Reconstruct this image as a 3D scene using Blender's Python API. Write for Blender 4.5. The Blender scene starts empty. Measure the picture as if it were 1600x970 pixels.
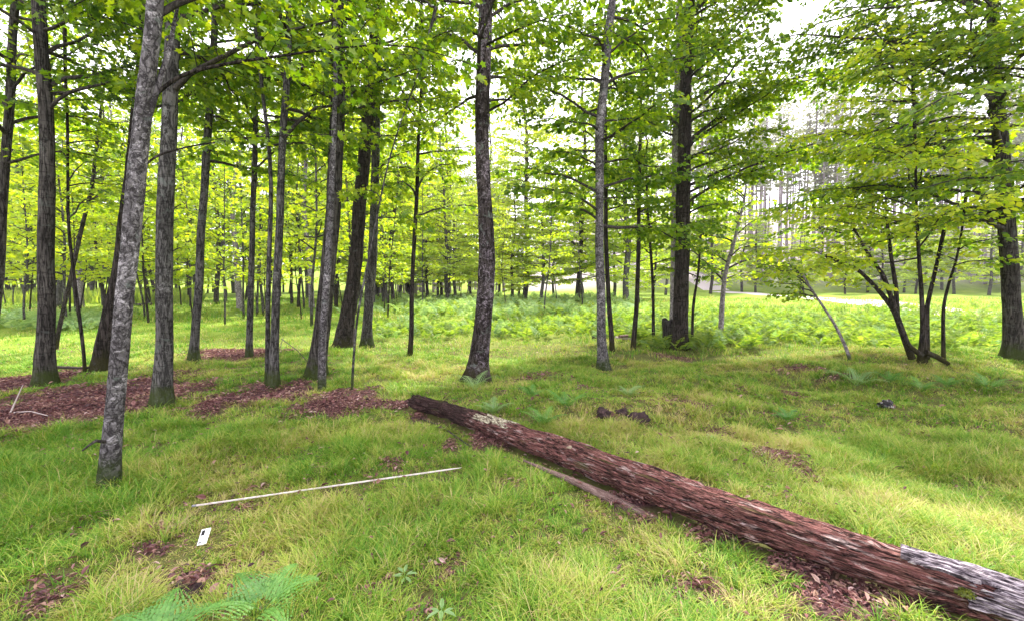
import bpy, math, random
import numpy as np
from mathutils import Vector, Matrix, Euler

# ------------------------------------------------------------------ camera, world, sun, exposure
sc = bpy.context.scene
FPX, HOR = 671.0, 450.0                      # focal length in photo pixels (1600 wide), horizon row
CAM = np.array([0.0, 0.0, 1.65])
PITCH = math.atan((485 - HOR) / FPX)
cam_d = bpy.data.cameras.new('camera')
cam = bpy.data.objects.new('camera', cam_d)
sc.collection.objects.link(cam)
cam.location = CAM
cam.rotation_euler = (math.radians(90) - PITCH, 0, 0)
cam_d.sensor_width = 36.0
cam_d.lens = FPX / 1600 * 36
cam_d.clip_start = 0.05
cam_d.clip_end = 2000
sc.camera = cam

SUN_EL, SUN_AZ = math.radians(58), math.radians(28)      # azimuth clockwise from +Y
w = bpy.data.worlds.new('World'); sc.world = w; w.use_nodes = True
nt = w.node_tree; nt.nodes.clear()
wo = nt.nodes.new('ShaderNodeOutputWorld'); bg = nt.nodes.new('ShaderNodeBackground')
sky = nt.nodes.new('ShaderNodeTexSky'); sky.sky_type = 'NISHITA'; sky.sun_disc = False
sky.sun_elevation = SUN_EL; sky.sun_rotation = SUN_AZ
sky.air_density = 1.0; sky.dust_density = 3.0; sky.ozone_density = 1.0
cl = nt.nodes.new('ShaderNodeTexNoise'); cl.inputs['Scale'].default_value = 2.2; cl.inputs['Detail'].default_value = 5
cr = nt.nodes.new('ShaderNodeMapRange'); cr.inputs['From Min'].default_value = 0.2; cr.inputs['From Max'].default_value = 0.75
cr.inputs['To Min'].default_value = 0.72; cr.inputs['To Max'].default_value = 0.97
mx = nt.nodes.new('ShaderNodeMix'); mx.data_type = 'RGBA'
mx.inputs[7].default_value = (12.6, 12.1, 12.9, 1)
nt.links.new(cl.outputs['Fac'], cr.inputs['Value']); nt.links.new(cr.outputs['Result'], mx.inputs[0])
nt.links.new(sky.outputs['Color'], mx.inputs[6]); nt.links.new(mx.outputs[2], bg.inputs['Color'])
bg.inputs['Strength'].default_value = 0.067
nt.links.new(bg.outputs['Background'], wo.inputs['Surface'])

sun_d = bpy.data.lights.new('sun', 'SUN'); sun_d.energy = 3.2; sun_d.angle = math.radians(3.5); sun_d.color = (1.0, 0.95, 0.86)
sun = bpy.data.objects.new('sun', sun_d); sc.collection.objects.link(sun)
sd = Vector((math.sin(SUN_AZ) * math.cos(SUN_EL), math.cos(SUN_AZ) * math.cos(SUN_EL), math.sin(SUN_EL)))
sun.rotation_euler = sd.to_track_quat('Z', 'Y').to_euler(); sun.location = (0, 0, 60)

sc.view_settings.view_transform = 'Standard'; sc.view_settings.look = 'None'
sc.view_settings.gamma = 1.0; sc.view_settings.exposure = 2.15
cy = sc.cycles
cy.max_bounces = 7; cy.diffuse_bounces = 4; cy.glossy_bounces = 2; cy.transmission_bounces = 5; cy.volume_bounces = 0
cy.caustics_reflective = False; cy.caustics_refractive = False
cy.use_denoising = True
cy.sample_clamp_indirect = 6.0

HAZE = .0004
rng = np.random.default_rng(7)
R = random.Random(11)
Z3 = np.array([0., 0., 1.])

# ------------------------------------------------------------------ helpers
_tab = np.random.default_rng(5).random((64, 256, 256))[0:8]
def vnoise(x, y, seed=0):
    x = np.asarray(x, float) + 37.3 * seed; y = np.asarray(y, float) - 19.7 * seed
    xi = np.floor(x).astype(int); yi = np.floor(y).astype(int)
    fx = x - xi; fy = y - yi
    fx = fx * fx * (3 - 2 * fx); fy = fy * fy * (3 - 2 * fy)
    t = _tab[seed % 8]
    a = t[xi & 255, yi & 255]; b = t[(xi + 1) & 255, yi & 255]
    c = t[xi & 255, (yi + 1) & 255]; d = t[(xi + 1) & 255, (yi + 1) & 255]
    return (a * (1 - fx) + b * fx) * (1 - fy) + (c * (1 - fx) + d * fx) * fy
def fbm(x, y, seed=0, o=3):
    s = 0; a = 0.5; k = 1.0
    for i in range(o):
        s = s + a * vnoise(x * k, y * k, seed + i); a *= 0.5; k *= 2.03
    return s / (1 - 0.5 ** o)
def sstep(a, b, x):
    t = np.clip((np.asarray(x, float) - a) / (b - a), 0, 1); return t * t * (3 - 2 * t)

def terrain(x, y):
    x = np.asarray(x, float); y = np.asarray(y, float)
    d = np.hypot(x, y)
    h = (.13 + .10 * sstep(3.5, 6, d)) * (fbm(x / 1.2, y / .75, 1, 2) - 0.5) * sstep(50, 18, d)
    h = h + 0.34 * (vnoise(x / 4.5, y / 4.5, 3) - 0.5) * sstep(2, 6, d)
    h = h + 0.05 * (vnoise(x / 0.35, y / 0.35, 2) - 0.5) * sstep(14, 6, d)
    h = h + 0.20 * np.exp(-(((x - 8.5) / 4.0) ** 2 + ((y - 9.0) / 1.6) ** 2))
    h = h - 0.16 * np.exp(-(((x - 5.0) / 0.9) ** 2 + ((y - 7.9) / 0.55) ** 2))
    h = h + 0.0145 * np.clip(y - 12, 0, 90)
    h = h + 0.36 * np.clip(y - 74, 0, 70) * sstep(0, 30, x)
    h = h + 0.10 * np.clip(y - 110, 0, 120) * sstep(40, 6, x)
    h = h - terrain0
    return h
terrain0 = 0.0
terrain0 = float(terrain(0.0, 1.5))

CP, SP = math.cos(PITCH), math.sin(PITCH)
def raydir(px, py):
    cx = (np.asarray(px, float) - 800) / FPX; cyy = (485 - np.asarray(py, float)) / FPX
    return np.stack([cx, CP + cyy * SP, -SP + cyy * CP], -1)
def ground(px, py):
    """world point on the terrain seen at photo pixel (px, py)"""
    d = raydir(px, py)
    t = 1.65 / np.maximum(-d[..., 2], 1e-4)
    t = np.minimum(t, 200)
    for _ in range(14):
        hh = terrain(d[..., 0] * t, d[..., 1] * t)
        t = 0.5 * t + 0.5 * np.clip((1.65 - hh) / np.maximum(-d[..., 2], 1e-3), 0.5, 200)
    p = d * t[..., None] if np.ndim(t) else d * t
    p = p + CAM * 0
    p[..., 2] = terrain(p[..., 0], p[..., 1])
    return p
def at_depth(px, py, Y):
    d = raydir(px, py); return CAM + d * (Y / d[..., 1])[..., None] if np.ndim(d) > 1 else CAM + d * (Y / d[1])

COL = sc.collection
def tag(o, label=None, cat=None, group=None, kind=None):
    if label: o['label'] = label
    if cat: o['category'] = cat
    if group: o['group'] = group
    if kind: o['kind'] = kind
    return o
def empty(name, loc, label, cat, group=None):
    o = bpy.data.objects.new(name, None); COL.objects.link(o)
    o.location = Vector(loc); o.empty_display_size = 0.1
    return tag(o, label, cat, group)

class MB:
    def __init__(self): self.v = []; self.f = []; self.n = 0; self.attr = []
    def add(self, verts, faces, mat=0, val=0.5, smooth=False):
        verts = np.asarray(verts, float).reshape(-1, 3); faces = np.asarray(faces, int)
        m = len(faces)
        self.v.append(verts)
        self.f.append((faces + self.n, np.full(m, mat) if np.ndim(mat) == 0 else np.asarray(mat),
                       np.full(m, val, float) if np.ndim(val) == 0 else np.asarray(val, float), smooth))
        self.n += len(verts)
    def build(self, name, mats, parent=None, origin=None, vattr=None):
        me = bpy.data.meshes.new(name)
        if self.v:
            v = np.concatenate(self.v)
            if origin is not None: v = v - np.asarray(origin, float)
            me.vertices.add(len(v)); me.vertices.foreach_set('co', v.astype(np.float32).ravel())
            tot = np.concatenate([np.full(len(f), f.shape[1]) for f, _, _, _ in self.f])
            idx = np.concatenate([f.ravel() for f, _, _, _ in self.f])
            me.loops.add(len(idx)); me.loops.foreach_set('vertex_index', idx.astype(np.int32))
            me.polygons.add(len(tot))
            st = np.concatenate([[0], np.cumsum(tot)[:-1]])
            me.polygons.foreach_set('loop_start', st.astype(np.int32))
            me.polygons.foreach_set('material_index', np.concatenate([m for _, m, _, _ in self.f]).astype(np.int32))
            me.polygons.foreach_set('use_smooth', np.concatenate([np.full(len(f), s) for f, _, _, s in self.f]))
            a = me.attributes.new('val', 'FLOAT', 'FACE')
            a.data.foreach_set('value', np.concatenate([x for _, _, x, _ in self.f]).astype(np.float32))
            if vattr is not None:
                for k, arr in vattr.items():
                    arr = np.asarray(arr, np.float32)
                    if arr.ndim == 1:
                        b = me.attributes.new(k, 'FLOAT', 'POINT'); b.data.foreach_set('value', arr)
                    else:
                        b = me.attributes.new(k, 'FLOAT_VECTOR', 'POINT'); b.data.foreach_set('vector', arr.ravel())
            me.update(calc_edges=True)
        for m in mats: me.materials.append(m)
        o = bpy.data.objects.new(name, me); COL.objects.link(o)
        if parent is not None: o.parent = parent
        elif origin is not None: o.location = Vector(origin)
        return o

def norm(a): return a / np.maximum(np.linalg.norm(a, axis=-1, keepdims=True), 1e-9)
def tube(path, rad, sides=8, cap=True, rfun=None, up=None):
    """verts, faces, (s, theta) of a tube along path"""
    path = np.asarray(path, float); n = len(path); rad = np.asarray(rad, float)
    T = norm(np.gradient(path, axis=0))
    ref = np.array([1., 0, 0]) if abs(T[:, 2]).mean() > 0.6 else Z3
    if up is not None: ref = np.asarray(up, float)
    A = norm(ref[None] - T * (T @ ref)[:, None]); B = np.cross(T, A)
    th = np.linspace(0, 2 * np.pi, sides, endpoint=False)
    s = np.concatenate([[0], np.cumsum(np.linalg.norm(np.diff(path, axis=0), axis=1))])
    SS, TH = np.meshgrid(s, th, indexing='ij')
    rr = np.repeat(rad[:, None], sides, 1)
    if rfun is not None: rr = rfun(SS, TH, rr)
    v = path[:, None] + rr[..., None] * (np.cos(TH)[..., None] * A[:, None] + np.sin(TH)[..., None] * B[:, None])
    i = np.arange(n - 1)[:, None]; j = np.arange(sides)[None]
    a = i * sides + j; b = i * sides + (j + 1) % sides
    f = np.stack([a, b, b + sides, a + sides], -1).reshape(-1, 4)
    return v.reshape(-1, 3), f, SS.ravel(), TH.ravel(), rr.ravel()
def caps(mb, v, sides, mat=0, val=0.5):
    mb.add(v[:sides], [list(range(sides))[::-1]], mat, val); mb.add(v[-sides:], [list(range(sides))], mat, val)
def segs(mb, p0, p1, r0, r1, mat=0):
    """many thin three-sided twigs at once"""
    d = norm(p1 - p0); ref = np.where(np.abs(d[:, 2:3]) > 0.8, np.array([[1., 0, 0]]), Z3[None])
    a = norm(np.cross(d, ref)); b = np.cross(d, a)
    vs = []
    for P, r in ((p0, r0), (p1, r1)):
        for k in range(3):
            t = 2 * np.pi * k / 3
            vs.append(P + np.asarray(r)[:, None] * (math.cos(t) * a + math.sin(t) * b))
    v = np.stack(vs, 1)
    base = np.arange(len(p0))[:, None] * 6
    for k in range(3):
        pass
    f = np.concatenate([base + np.array([[k, (k + 1) % 3, 3 + (k + 1) % 3, 3 + k]]) for k in range(3)])
    mb.add(v.reshape(-1, 3), f, mat, 0.5, True)

# leaf templates: (x across, y along, z fold)
MAPLE = (np.array([(0, 0, 0), (.36, .06, .04), (.25, .32, .02), (.54, .60, .06), (.2, .62, .03), (0, 1, -.06),
                   (-.2, .62, .03), (-.54, .60, .06), (-.25, .32, .02), (-.36, .06, .04)], float),
         [np.array([[0, 1, 2, 3, 4, 5]]), np.array([[0, 5, 6, 7, 8, 9]])])
OVAL = (np.array([(0, 0, 0), (.30, .38, .06), (.22, .72, .05), (0, 1, -.06), (-.22, .72, .05), (-.30, .38, .06)], float),
        [np.array([[0, 1, 2, 3]]), np.array([[0, 3, 4, 5]])])
RHOMB = (np.array([(0, 0, 0), (.42, .48, .07), (0, 1, 0), (-.42, .48, .07)], float), [np.array([[0, 1, 2, 3]])])
def leaves(mb, P, D, N, size, tmpl, mat, val):
    if len(P) == 0: return
    D = norm(D); S = norm(np.cross(D, N)); N = np.cross(S, D)
    T, F = tmpl
    size = np.asarray(size)[:, None, None]
    v = P[:, None] + size * (T[None, :, 0:1] * S[:, None] + T[None, :, 1:2] * D[:, None] + T[None, :, 2:3] * N[:, None])
    k = len(T); base = np.arange(len(P))[:, None] * k
    V = v.reshape(-1, 3)
    f = np.concatenate([base + q for q in F])
    mb.add(V, f, mat, np.concatenate([val] * len(F)))

# ------------------------------------------------------------------ materials
def newmat(name):
    m = bpy.data.materials.new(name); m.use_nodes = True; t = m.node_tree; t.nodes.clear()
    out = t.nodes.new('ShaderNodeOutputMaterial')
    return m, t, out
def N_(t, typ, **kw):
    n = t.nodes.new(typ)
    for k, v in kw.items(): setattr(n, k, v)
    return n
def ramp(t, stops, src=None):
    n = t.nodes.new('ShaderNodeValToRGB'); e = n.color_ramp.elements
    while len(e) > 1: e.remove(e[-1])
    e[0].position = stops[0][0]; e[0].color = (*stops[0][1], 1)
    for p, c in stops[1:]:
        q = e.new(p); q.color = (*c, 1)
    if src is not None: t.links.new(src, n.inputs[0])
    return n
def mixc(t, fac, a, b):
    n = t.nodes.new('ShaderNodeMix'); n.data_type = 'RGBA'
    for s, x in ((0, fac), (6, a), (7, b)):
        if hasattr(x, 'links') or hasattr(x, 'is_linked'): t.links.new(x, n.inputs[s])
        elif s == 0: n.inputs[0].default_value = x
        else: n.inputs[s].default_value = (*x, 1)
    return n.outputs[2]
def noise(t, vec, scale, detail=4, rough=0.55, dist=0.0):
    n = t.nodes.new('ShaderNodeTexNoise'); n.inputs['Scale'].default_value = scale
    n.inputs['Detail'].default_value = detail; n.inputs['Roughness'].default_value = rough; n.inputs['Distortion'].default_value = dist
    if vec is not None: t.links.new(vec, n.inputs['Vector'])
    return n.outputs['Fac']
def mapping(t, vec, scale):
    n = t.nodes.new('ShaderNodeMapping'); n.inputs['Scale'].default_value = scale; t.links.new(vec, n.inputs['Vector']); return n.outputs[0]
def mrange(t, src, a, b, c=0., d=1.):
    n = t.nodes.new('ShaderNodeMapRange'); n.interpolation_type = 'SMOOTHSTEP'
    n.inputs['From Min'].default_value = a; n.inputs['From Max'].default_value = b
    n.inputs['To Min'].default_value = c; n.inputs['To Max'].default_value = d
    t.links.new(src, n.inputs['Value']); return n.outputs[0]
def math_(t, op, a, b=None):
    n = t.nodes.new('ShaderNodeMath'); n.operation = op
    for i, x in enumerate((a, b)):
        if x is None: continue
        if hasattr(x, 'is_linked'): t.links.new(x, n.inputs[i])
        else: n.inputs[i].default_value = x
    return n.outputs[0]
def attr(t, name, out='Fac'):
    n = t.nodes.new('ShaderNodeAttribute'); n.attribute_name = name; return n.outputs[out]

def leaf_mat(name, stops, trans=0.62, tcol=(1.25, 1.15, 0.6), gloss=0.035, patch=0.6):
    m, t, out = newmat(name)
    v = attr(t, 'val')
    g = N_(t, 'ShaderNodeNewGeometry')
    oi = N_(t, 'ShaderNodeObjectInfo')
    big = noise(t, g.outputs['Position'], patch, 2)
    vv = math_(t, 'ADD', v, math_(t, 'MULTIPLY', math_(t, 'SUBTRACT', big, 0.5), 0.55))
    vv = math_(t, 'ADD', vv, math_(t, 'MULTIPLY', math_(t, 'SUBTRACT', oi.outputs['Random'], 0.5), 0.22))
    c = ramp(t, stops, vv).outputs[0]
    mu = N_(t, 'ShaderNodeMix', data_type='RGBA', blend_type='MULTIPLY'); mu.inputs[0].default_value = 1
    t.links.new(c, mu.inputs[6]); mu.inputs[7].default_value = (*[x * 1.35 for x in tcol], 1)
    df = N_(t, 'ShaderNodeBsdfDiffuse'); tr = N_(t, 'ShaderNodeBsdfTranslucent')
    t.links.new(c, df.inputs[0]); t.links.new(mu.outputs[2], tr.inputs[0])
    ms = N_(t, 'ShaderNodeMixShader'); ms.inputs[0].default_value = trans
    t.links.new(df.outputs[0], ms.inputs[1]); t.links.new(tr.outputs[0], ms.inputs[2])
    gl = N_(t, 'ShaderNodeBsdfGlossy'); gl.inputs['Roughness'].default_value = 0.5
    m2 = N_(t, 'ShaderNodeMixShader'); m2.inputs[0].default_value = gloss
    t.links.new(ms.outputs[0], m2.inputs[1]); t.links.new(gl.outputs[0], m2.inputs[2])
    t.links.new(m2.outputs[0], out.inputs[0])
    return m
LEAF = leaf_mat('maple_leaf', [(0.0, (.025, .075, .003)), (0.3, (.065, .15, .004)), (0.6, (.14, .24, .006)), (1.0, (.30, .38, .012))])
LEAF_LIGHT = leaf_mat('beech_leaf', [(0.0, (.09, .19, .006)), (0.5, (.24, .36, .010)), (1.0, (.46, .50, .025))])
LEAF_PALE = leaf_mat('distant_leaf', [(0.0, (.11, .22, .015)), (0.5, (.26, .37, .025)), (1.0, (.48, .52, .05))], patch=.15)
NEEDLE_HAZED = leaf_mat('haze_tinted_needle', [(0.0, (.12, .145, .11)), (0.6, (.21, .24, .18)), (1.0, (.31, .33, .26))], trans=.4, patch=.1)  # needles paled: distance haze and overexposure put into the colour
FERN = leaf_mat('fern_leaf', [(0.0, (.045, .14, .022)), (0.5, (.10, .25, .045)), (1.0, (.20, .38, .08))], trans=.35, patch=1.2)
FERN_PALE = leaf_mat('pale_fern_leaf', [(0.0, (.10, .21, .07)), (0.5, (.19, .32, .12)), (1.0, (.34, .45, .22))], trans=.45, patch=.5)
COVER = leaf_mat('bracken_leaf', [(0.0, (.05, .125, .012)), (0.45, (.12, .21, .022)), (1.0, (.25, .31, .05))], patch=.35)
GRASS = leaf_mat('sedge_blade', [(0.0, (.42, .33, .18)), (0.22, (.40, .36, .11)), (0.5, (.31, .38, .055)), (0.75, (.18, .32, .028)), (1.0, (.08, .21, .014))],
                 trans=.28, tcol=(1.1, 1.05, .6), gloss=.02, patch=.9)
LITTER = leaf_mat('dead_leaf', [(0.0, (.04, .016, .02)), (0.4, (.14, .056, .055)), (0.62, (.23, .11, .105)), (.82, (.34, .21, .15)), (1.0, (.50, .36, .34))], trans=.15, tcol=(1, .8, .7), patch=3.)

def bark(name, dark, mid, light, furrow=28., stretch=.16, lichen=.5, lich_col=(.40, .40, .38), moss=.45, bump=.6, moss_col=(.045, .075, .012)):
    m, t, out = newmat(name)
    co = N_(t, 'ShaderNodeTexCoord').outputs['Object']
    vec = mapping(t, co, (1, 1, stretch))
    n1 = noise(t, vec, furrow * 1.6, 6, .7, .3)
    rd = noise(t, vec, furrow * .55, 5, .62, .5)
    crack = mrange(t, math_(t, 'ABSOLUTE', math_(t, 'SUBTRACT', rd, .5)), .0, .075, .25, 1.)
    ring = noise(t, mapping(t, co, (1, 1, 7)), 3.2, 4, .7, .4)
    crack = math_(t, 'MULTIPLY', crack, mrange(t, ring, .36, .46, .55, 1.))
    hgt = math_(t, 'MULTIPLY', crack, n1)
    c = ramp(t, [(0.10, dark), (0.36, mid), (0.60, light)], hgt).outputs[0]
    big = noise(t, mapping(t, co, (1, 1, .5)), 4.5, 4, .6)
    c = mixc(t, mrange(t, big, .35, .7, 0, .5), c, dark)
    ln = math_(t, 'ADD', math_(t, 'MULTIPLY', noise(t, co, 13., 6, .75, 1.2), .6), math_(t, 'MULTIPLY', noise(t, mapping(t, co, (1, 1, .45)), 3.2, 3, .6), .4))
    lm = mrange(t, ln, .62 - .11 * lichen, .72 - .10 * lichen)
    fine = noise(t, co, 70., 3)
    lm = math_(t, 'MULTIPLY', lm, mrange(t, fine, .35, .62, .1, .9))
    c = mixc(t, lm, c, lich_col)
    ln2 = noise(t, co, 6., 4, .65, .5)
    c = mixc(t, mrange(t, ln2, .58, .7, 0, .55 * lichen), c, (.16, .19, .17))
    z = N_(t, 'ShaderNodeSeparateXYZ'); t.links.new(co, z.inputs[0])
    mz = math_(t, 'ADD', z.outputs[2], math_(t, 'MULTIPLY', math_(t, 'SUBTRACT', noise(t, co, 7., 4), .5), moss * 1.6))
    mm = mrange(t, mz, moss, moss * .25)
    c = mixc(t, math_(t, 'MULTIPLY', mm, .85), c, mixc(t, fine, (.02, .022, .012), moss_col))
    b = N_(t, 'ShaderNodeBump'); b.inputs['Strength'].default_value = bump; b.inputs['Distance'].default_value = .02
    t.links.new(hgt, b.inputs['Height'])
    p = N_(t, 'ShaderNodeBsdfPrincipled'); p.inputs['Roughness'].default_value = 1.; p.inputs['Specular IOR Level'].default_value = .03
    t.links.new(c, p.inputs['Base Color']); t.links.new(b.outputs[0], p.inputs['Normal']); t.links.new(p.outputs[0], out.inputs[0])
    return m
BK_GREY = bark('grey_lichen_bark', (.03, .027, .028), (.10, .093, .096), (.20, .187, .195), 30, .6, 1.08, (.48, .455, .475), .38, 1.)
BK_FUR = bark('furrowed_bark', (.012, .011, .010), (.062, .056, .051), (.115, .105, .095), 38, .09, .45, (.20, .195, .18), .45, 1., (.06, .09, .015))
BK_DARK = bark('dark_bark', (.009, .008, .007), (.038, .032, .028), (.075, .063, .057), 34, .12, .4, (.26, .235, .25), .45, .9, (.05, .045, .014))
BK_MOT = bark('mottled_dark_bark', (.009, .007, .0065), (.036, .030, .028), (.075, .064, .060), 34, .14, 1.2, (.34, .285, .33), .45, .9, (.045, .035, .014))
BK_MID = bark('grey_brown_bark', (.017, .016, .0155), (.078, .075, .071), (.145, .138, .134), 34, .18, .75, (.26, .255, .25), .4, .9, (.06, .09, .015))
BK_PALE = bark('pale_bark', (.08, .068, .076), (.26, .225, .25), (.38, .34, .37), 24, .45, .8, (.52, .49, .51), .2, .6)
BK_TWIG = bark('twig_bark', (.02, .018, .016), (.055, .048, .042), (.09, .08, .072), 40, .3, .3, (.2, .2, .19), .01, .3)
BK_PINE_HAZED = bark('haze_tinted_pine_bark', (.14, .11, .135), (.30, .25, .29), (.42, .36, .41), 18, .2, .1, (.4, .38, .38), .1, .5)  # lavender haze and blown-out light painted into the far pines' bark

# ------------------------------------------------------------------ ground sheet
patches = []
def patch(px, py, rx, ry, wgt=1.0):
    c = ground(float(px), float(py)); d = float(c[1])
    y0 = float(ground(float(px), float(py + ry))[1]); y1 = float(ground(float(px), float(py - ry))[1])
    patches.append((float(c[0]), (y0 + y1) / 2, rx * d / FPX, (y1 - y0) / 2, wgt))
for a in [(70, 640, 135, 48), (190, 612, 55, 22), (25, 598, 60, 16), (405, 622, 66, 24), (518, 633, 60, 19), (350, 556, 75, 11), (270, 588, 45, 14, .6),
          (590, 634, 45, 7, .7), (1235, 728, 48, 20, .8), (290, 915, 26, 24), (240, 862, 24, 10, .8), (85, 938, 40, 22, .8), (1050, 560, 30, 4, .6),
          (1000, 782, 50, 12), (1120, 838, 62, 14), (1230, 888, 60, 18), (1330, 940, 75, 22), (775, 690, 40, 16, .8), (703, 698, 16, 9, .8),
          (1250, 578, 36, 8, .6), (600, 925, 26, 20, .6), (850, 590, 40, 8, .5), (700, 885, 28, 14, .6), (1075, 925, 40, 20, .6), (655, 960, 20, 20, .6), (1300, 590, 30, 6, .6)]:
    patch(*a)
pr_ = random.Random(3)
for _ in range(34):                                             # small bare spots with dead leaves between the tufts
    px_, py_ = pr_.uniform(20, 1560), pr_.uniform(600, 960)
    patch(px_, py_, pr_.uniform(10, 26) * (py_ / 800), pr_.uniform(4, 11) * (py_ / 800), pr_.uniform(.45, .8))
def litter_mask(x, y):
    m = np.zeros(np.shape(x))
    e = (fbm(np.asarray(x) / .3, np.asarray(y) / .3, 4, 4) - .5) * 1.7
    for (cx, cyy, ax, ay, wg) in patches:
        r = np.hypot((x - cx) / ax, (y - cyy) / ay)
        m = np.maximum(m, wg * sstep(1.35, .7, r + e))
    return m

gx = np.concatenate([-np.geomspace(400, 9, 70)[:-1], np.linspace(-9, 9, 260), np.geomspace(9, 400, 70)[1:]])
gy = np.concatenate([np.linspace(-14, .6, 16)[:-1], np.linspace(.6, 11, 190), np.geomspace(11, 420, 130)[1:]])
GX, GY = np.meshgrid(gx, gy, indexing='xy')
GZ = terrain(GX, GY)
mb = MB()
nx, ny = len(gx), len(gy)
ii, jj = np.meshgrid(np.arange(nx - 1), np.arange(ny - 1), indexing='xy')
a = (jj * nx + ii).ravel()
mb.add(np.stack([GX, GY, GZ], -1).reshape(-1, 3), np.stack([a, a + 1, a + nx + 1, a + nx], -1), 0, .5, True)
m, t, out = newmat('forest_floor')
geo = N_(t, 'ShaderNodeNewGeometry').outputs['Position']
lt = attr(t, 'litter'); far = attr(t, 'far'); hil = attr(t, 'hill')
g1 = ramp(t, [(.3, (.055, .05, .022)), (.5, (.10, .10, .035)), (.7, (.13, .15, .04))], noise(t, geo, 5., 6, .7)).outputs[0]
g2 = ramp(t, [(.25, (.08, .14, .02)), (.5, (.15, .22, .03)), (.75, (.24, .29, .05))], noise(t, geo, .5, 6, .7)).outputs[0]
l1 = ramp(t, [(.3, (.04, .02, .022)), (.5, (.11, .055, .06)), (.72, (.22, .12, .125))], noise(t, geo, 38., 5, .75, .4)).outputs[0]
g3 = ramp(t, [(.3, (.22, .18, .19)), (.5, (.30, .26, .27)), (.7, (.24, .28, .13))], noise(t, geo, .8, 5, .7)).outputs[0]
c = mixc(t, lt, mixc(t, hil, mixc(t, far, g1, g2), g3), l1)
bmp = N_(t, 'ShaderNodeBump'); bmp.inputs['Strength'].default_value = .8; bmp.inputs['Distance'].default_value = .03
t.links.new(noise(t, geo, 30., 6, .7), bmp.inputs['Height'])
p = N_(t, 'ShaderNodeBsdfPrincipled'); p.inputs['Roughness'].default_value = 1.; p.inputs['Specular IOR Level'].default_value = .05
t.links.new(c, p.inputs['Base Color']); t.links.new(bmp.outputs[0], p.inputs['Normal']); t.links.new(p.outputs[0], out.inputs[0])
tag(mb.build('ground', [m], vattr={'litter': litter_mask(GX, GY).ravel(), 'far': sstep(9, 22, np.hypot(GX, GY)).ravel(), 'hill': (sstep(74, 84, GY) * sstep(-2, 8, GX)).ravel()}), kind='structure')

# gravel road beyond the meadow on the right
rp = np.array([(17.5, 8), (20.5, 15), (24.5, 22), (28.5, 30), (33.0, 42), (36, 55), (36.5, 70), (33, 90)], float)
rs = np.linspace(0, 1, 90); rk = np.linspace(0, 1, len(rp))
rc = np.stack([np.interp(rs, rk, rp[:, k]) for k in (0, 1)], -1)
for _ in range(10): rc[1:-1] = (rc[:-2] + rc[2:] + 2 * rc[1:-1]) / 4
rt = norm(np.gradient(rc, axis=0)); rn = np.stack([rt[:, 1], -rt[:, 0]], -1)
vs = []
for wd in np.linspace(-2.3, 2.3, 13):
    q = rc + rn * wd; vs.append(np.stack([q[:, 0], q[:, 1], terrain(q[:, 0], q[:, 1]) + .05 - .01 * abs(wd)], -1))
V = np.stack(vs, 1); a = (np.arange(89)[:, None] * 13 + np.arange(12)[None]).ravel()
mb = MB(); mb.add(V.reshape(-1, 3), np.stack([a, a + 1, a + 14, a + 13], -1), 0, .5, True)
m, t, out = newmat('pale_gravel')
geo = N_(t, 'ShaderNodeNewGeometry').outputs['Position']
c = ramp(t, [(.3, (.34, .29, .31)), (.7, (.52, .46, .49))], noise(t, geo, 12., 8, .8)).outputs[0]
p = N_(t, 'ShaderNodeBsdfPrincipled'); p.inputs['Roughness'].default_value = .95
t.links.new(c, p.inputs['Base Color']); t.links.new(p.outputs[0], out.inputs[0])
tag(mb.build('road', [m]), kind='structure')

mb = MB()
hx, hy0, hy1, hz0, hz1 = 425., -60., 440., -8., 75.
hv = np.array([(x_, y_, z_) for z_ in (hz0, hz1) for (x_, y_) in ((-hx, hy0), (hx, hy0), (hx, hy1), (-hx, hy1))])
mb.add(hv, [[3, 2, 1, 0], [4, 5, 6, 7], [0, 1, 5, 4], [1, 2, 6, 5], [2, 3, 7, 6], [3, 0, 4, 7]])
m, t, out = newmat('pale_air')
pv = N_(t, 'ShaderNodeVolumePrincipled'); pv.inputs['Color'].default_value = (.92, .88, .98, 1); pv.inputs['Density'].default_value = HAZE
t.links.new(pv.outputs[0], out.inputs['Volume'])
tag(mb.build('haze', [m]), kind='stuff')

# ------------------------------------------------------------------ fallen log geometry (needed for the grass around it)
log_px = np.array([(646, 626, 19), (690, 639, 24), (735, 653, 28), (790, 674, 34), (870, 700, 42), (960, 735, 52), (1080, 780, 64), (1200, 822, 76),
                   (1320, 862, 88), (1450, 905, 102), (1560, 938, 114), (1690, 985, 128)], float)
lp = []; lr = []
for (px, py, wp) in log_px:
    d = raydir(px, py); r = .12
    for _ in range(8):
        tt = (1.65 - (0 + r)) / -d[2]
        gp = d * tt; tt = (1.65 - (float(terrain(gp[0], gp[1])) + r + .045)) / -d[2]
        gp = CAM + d * tt
        r = .5 * wp / FPX * gp[1] / math.sqrt(1 + (gp[0] / gp[1]) ** 2) * .97 + .0
    lp.append(gp); lr.append(r)
lp = np.array(lp); lr = np.array(lr)
ls = np.concatenate([[0], np.cumsum(np.linalg.norm(np.diff(lp, axis=0), axis=1))])
lsf = np.linspace(0, ls[-1], 640)
LP = np.stack([np.interp(lsf, ls, lp[:, k]) for k in range(3)], -1)
LR = np.interp(lsf, ls, lr)
for _ in range(220):
    LP[1:-1] = (LP[:-2] + LP[2:] + 2 * LP[1:-1]) / 4; LR[1:-1] = (LR[:-2] + LR[2:] + 2 * LR[1:-1]) / 4
LR = np.clip(LR, .07, .19)
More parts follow.
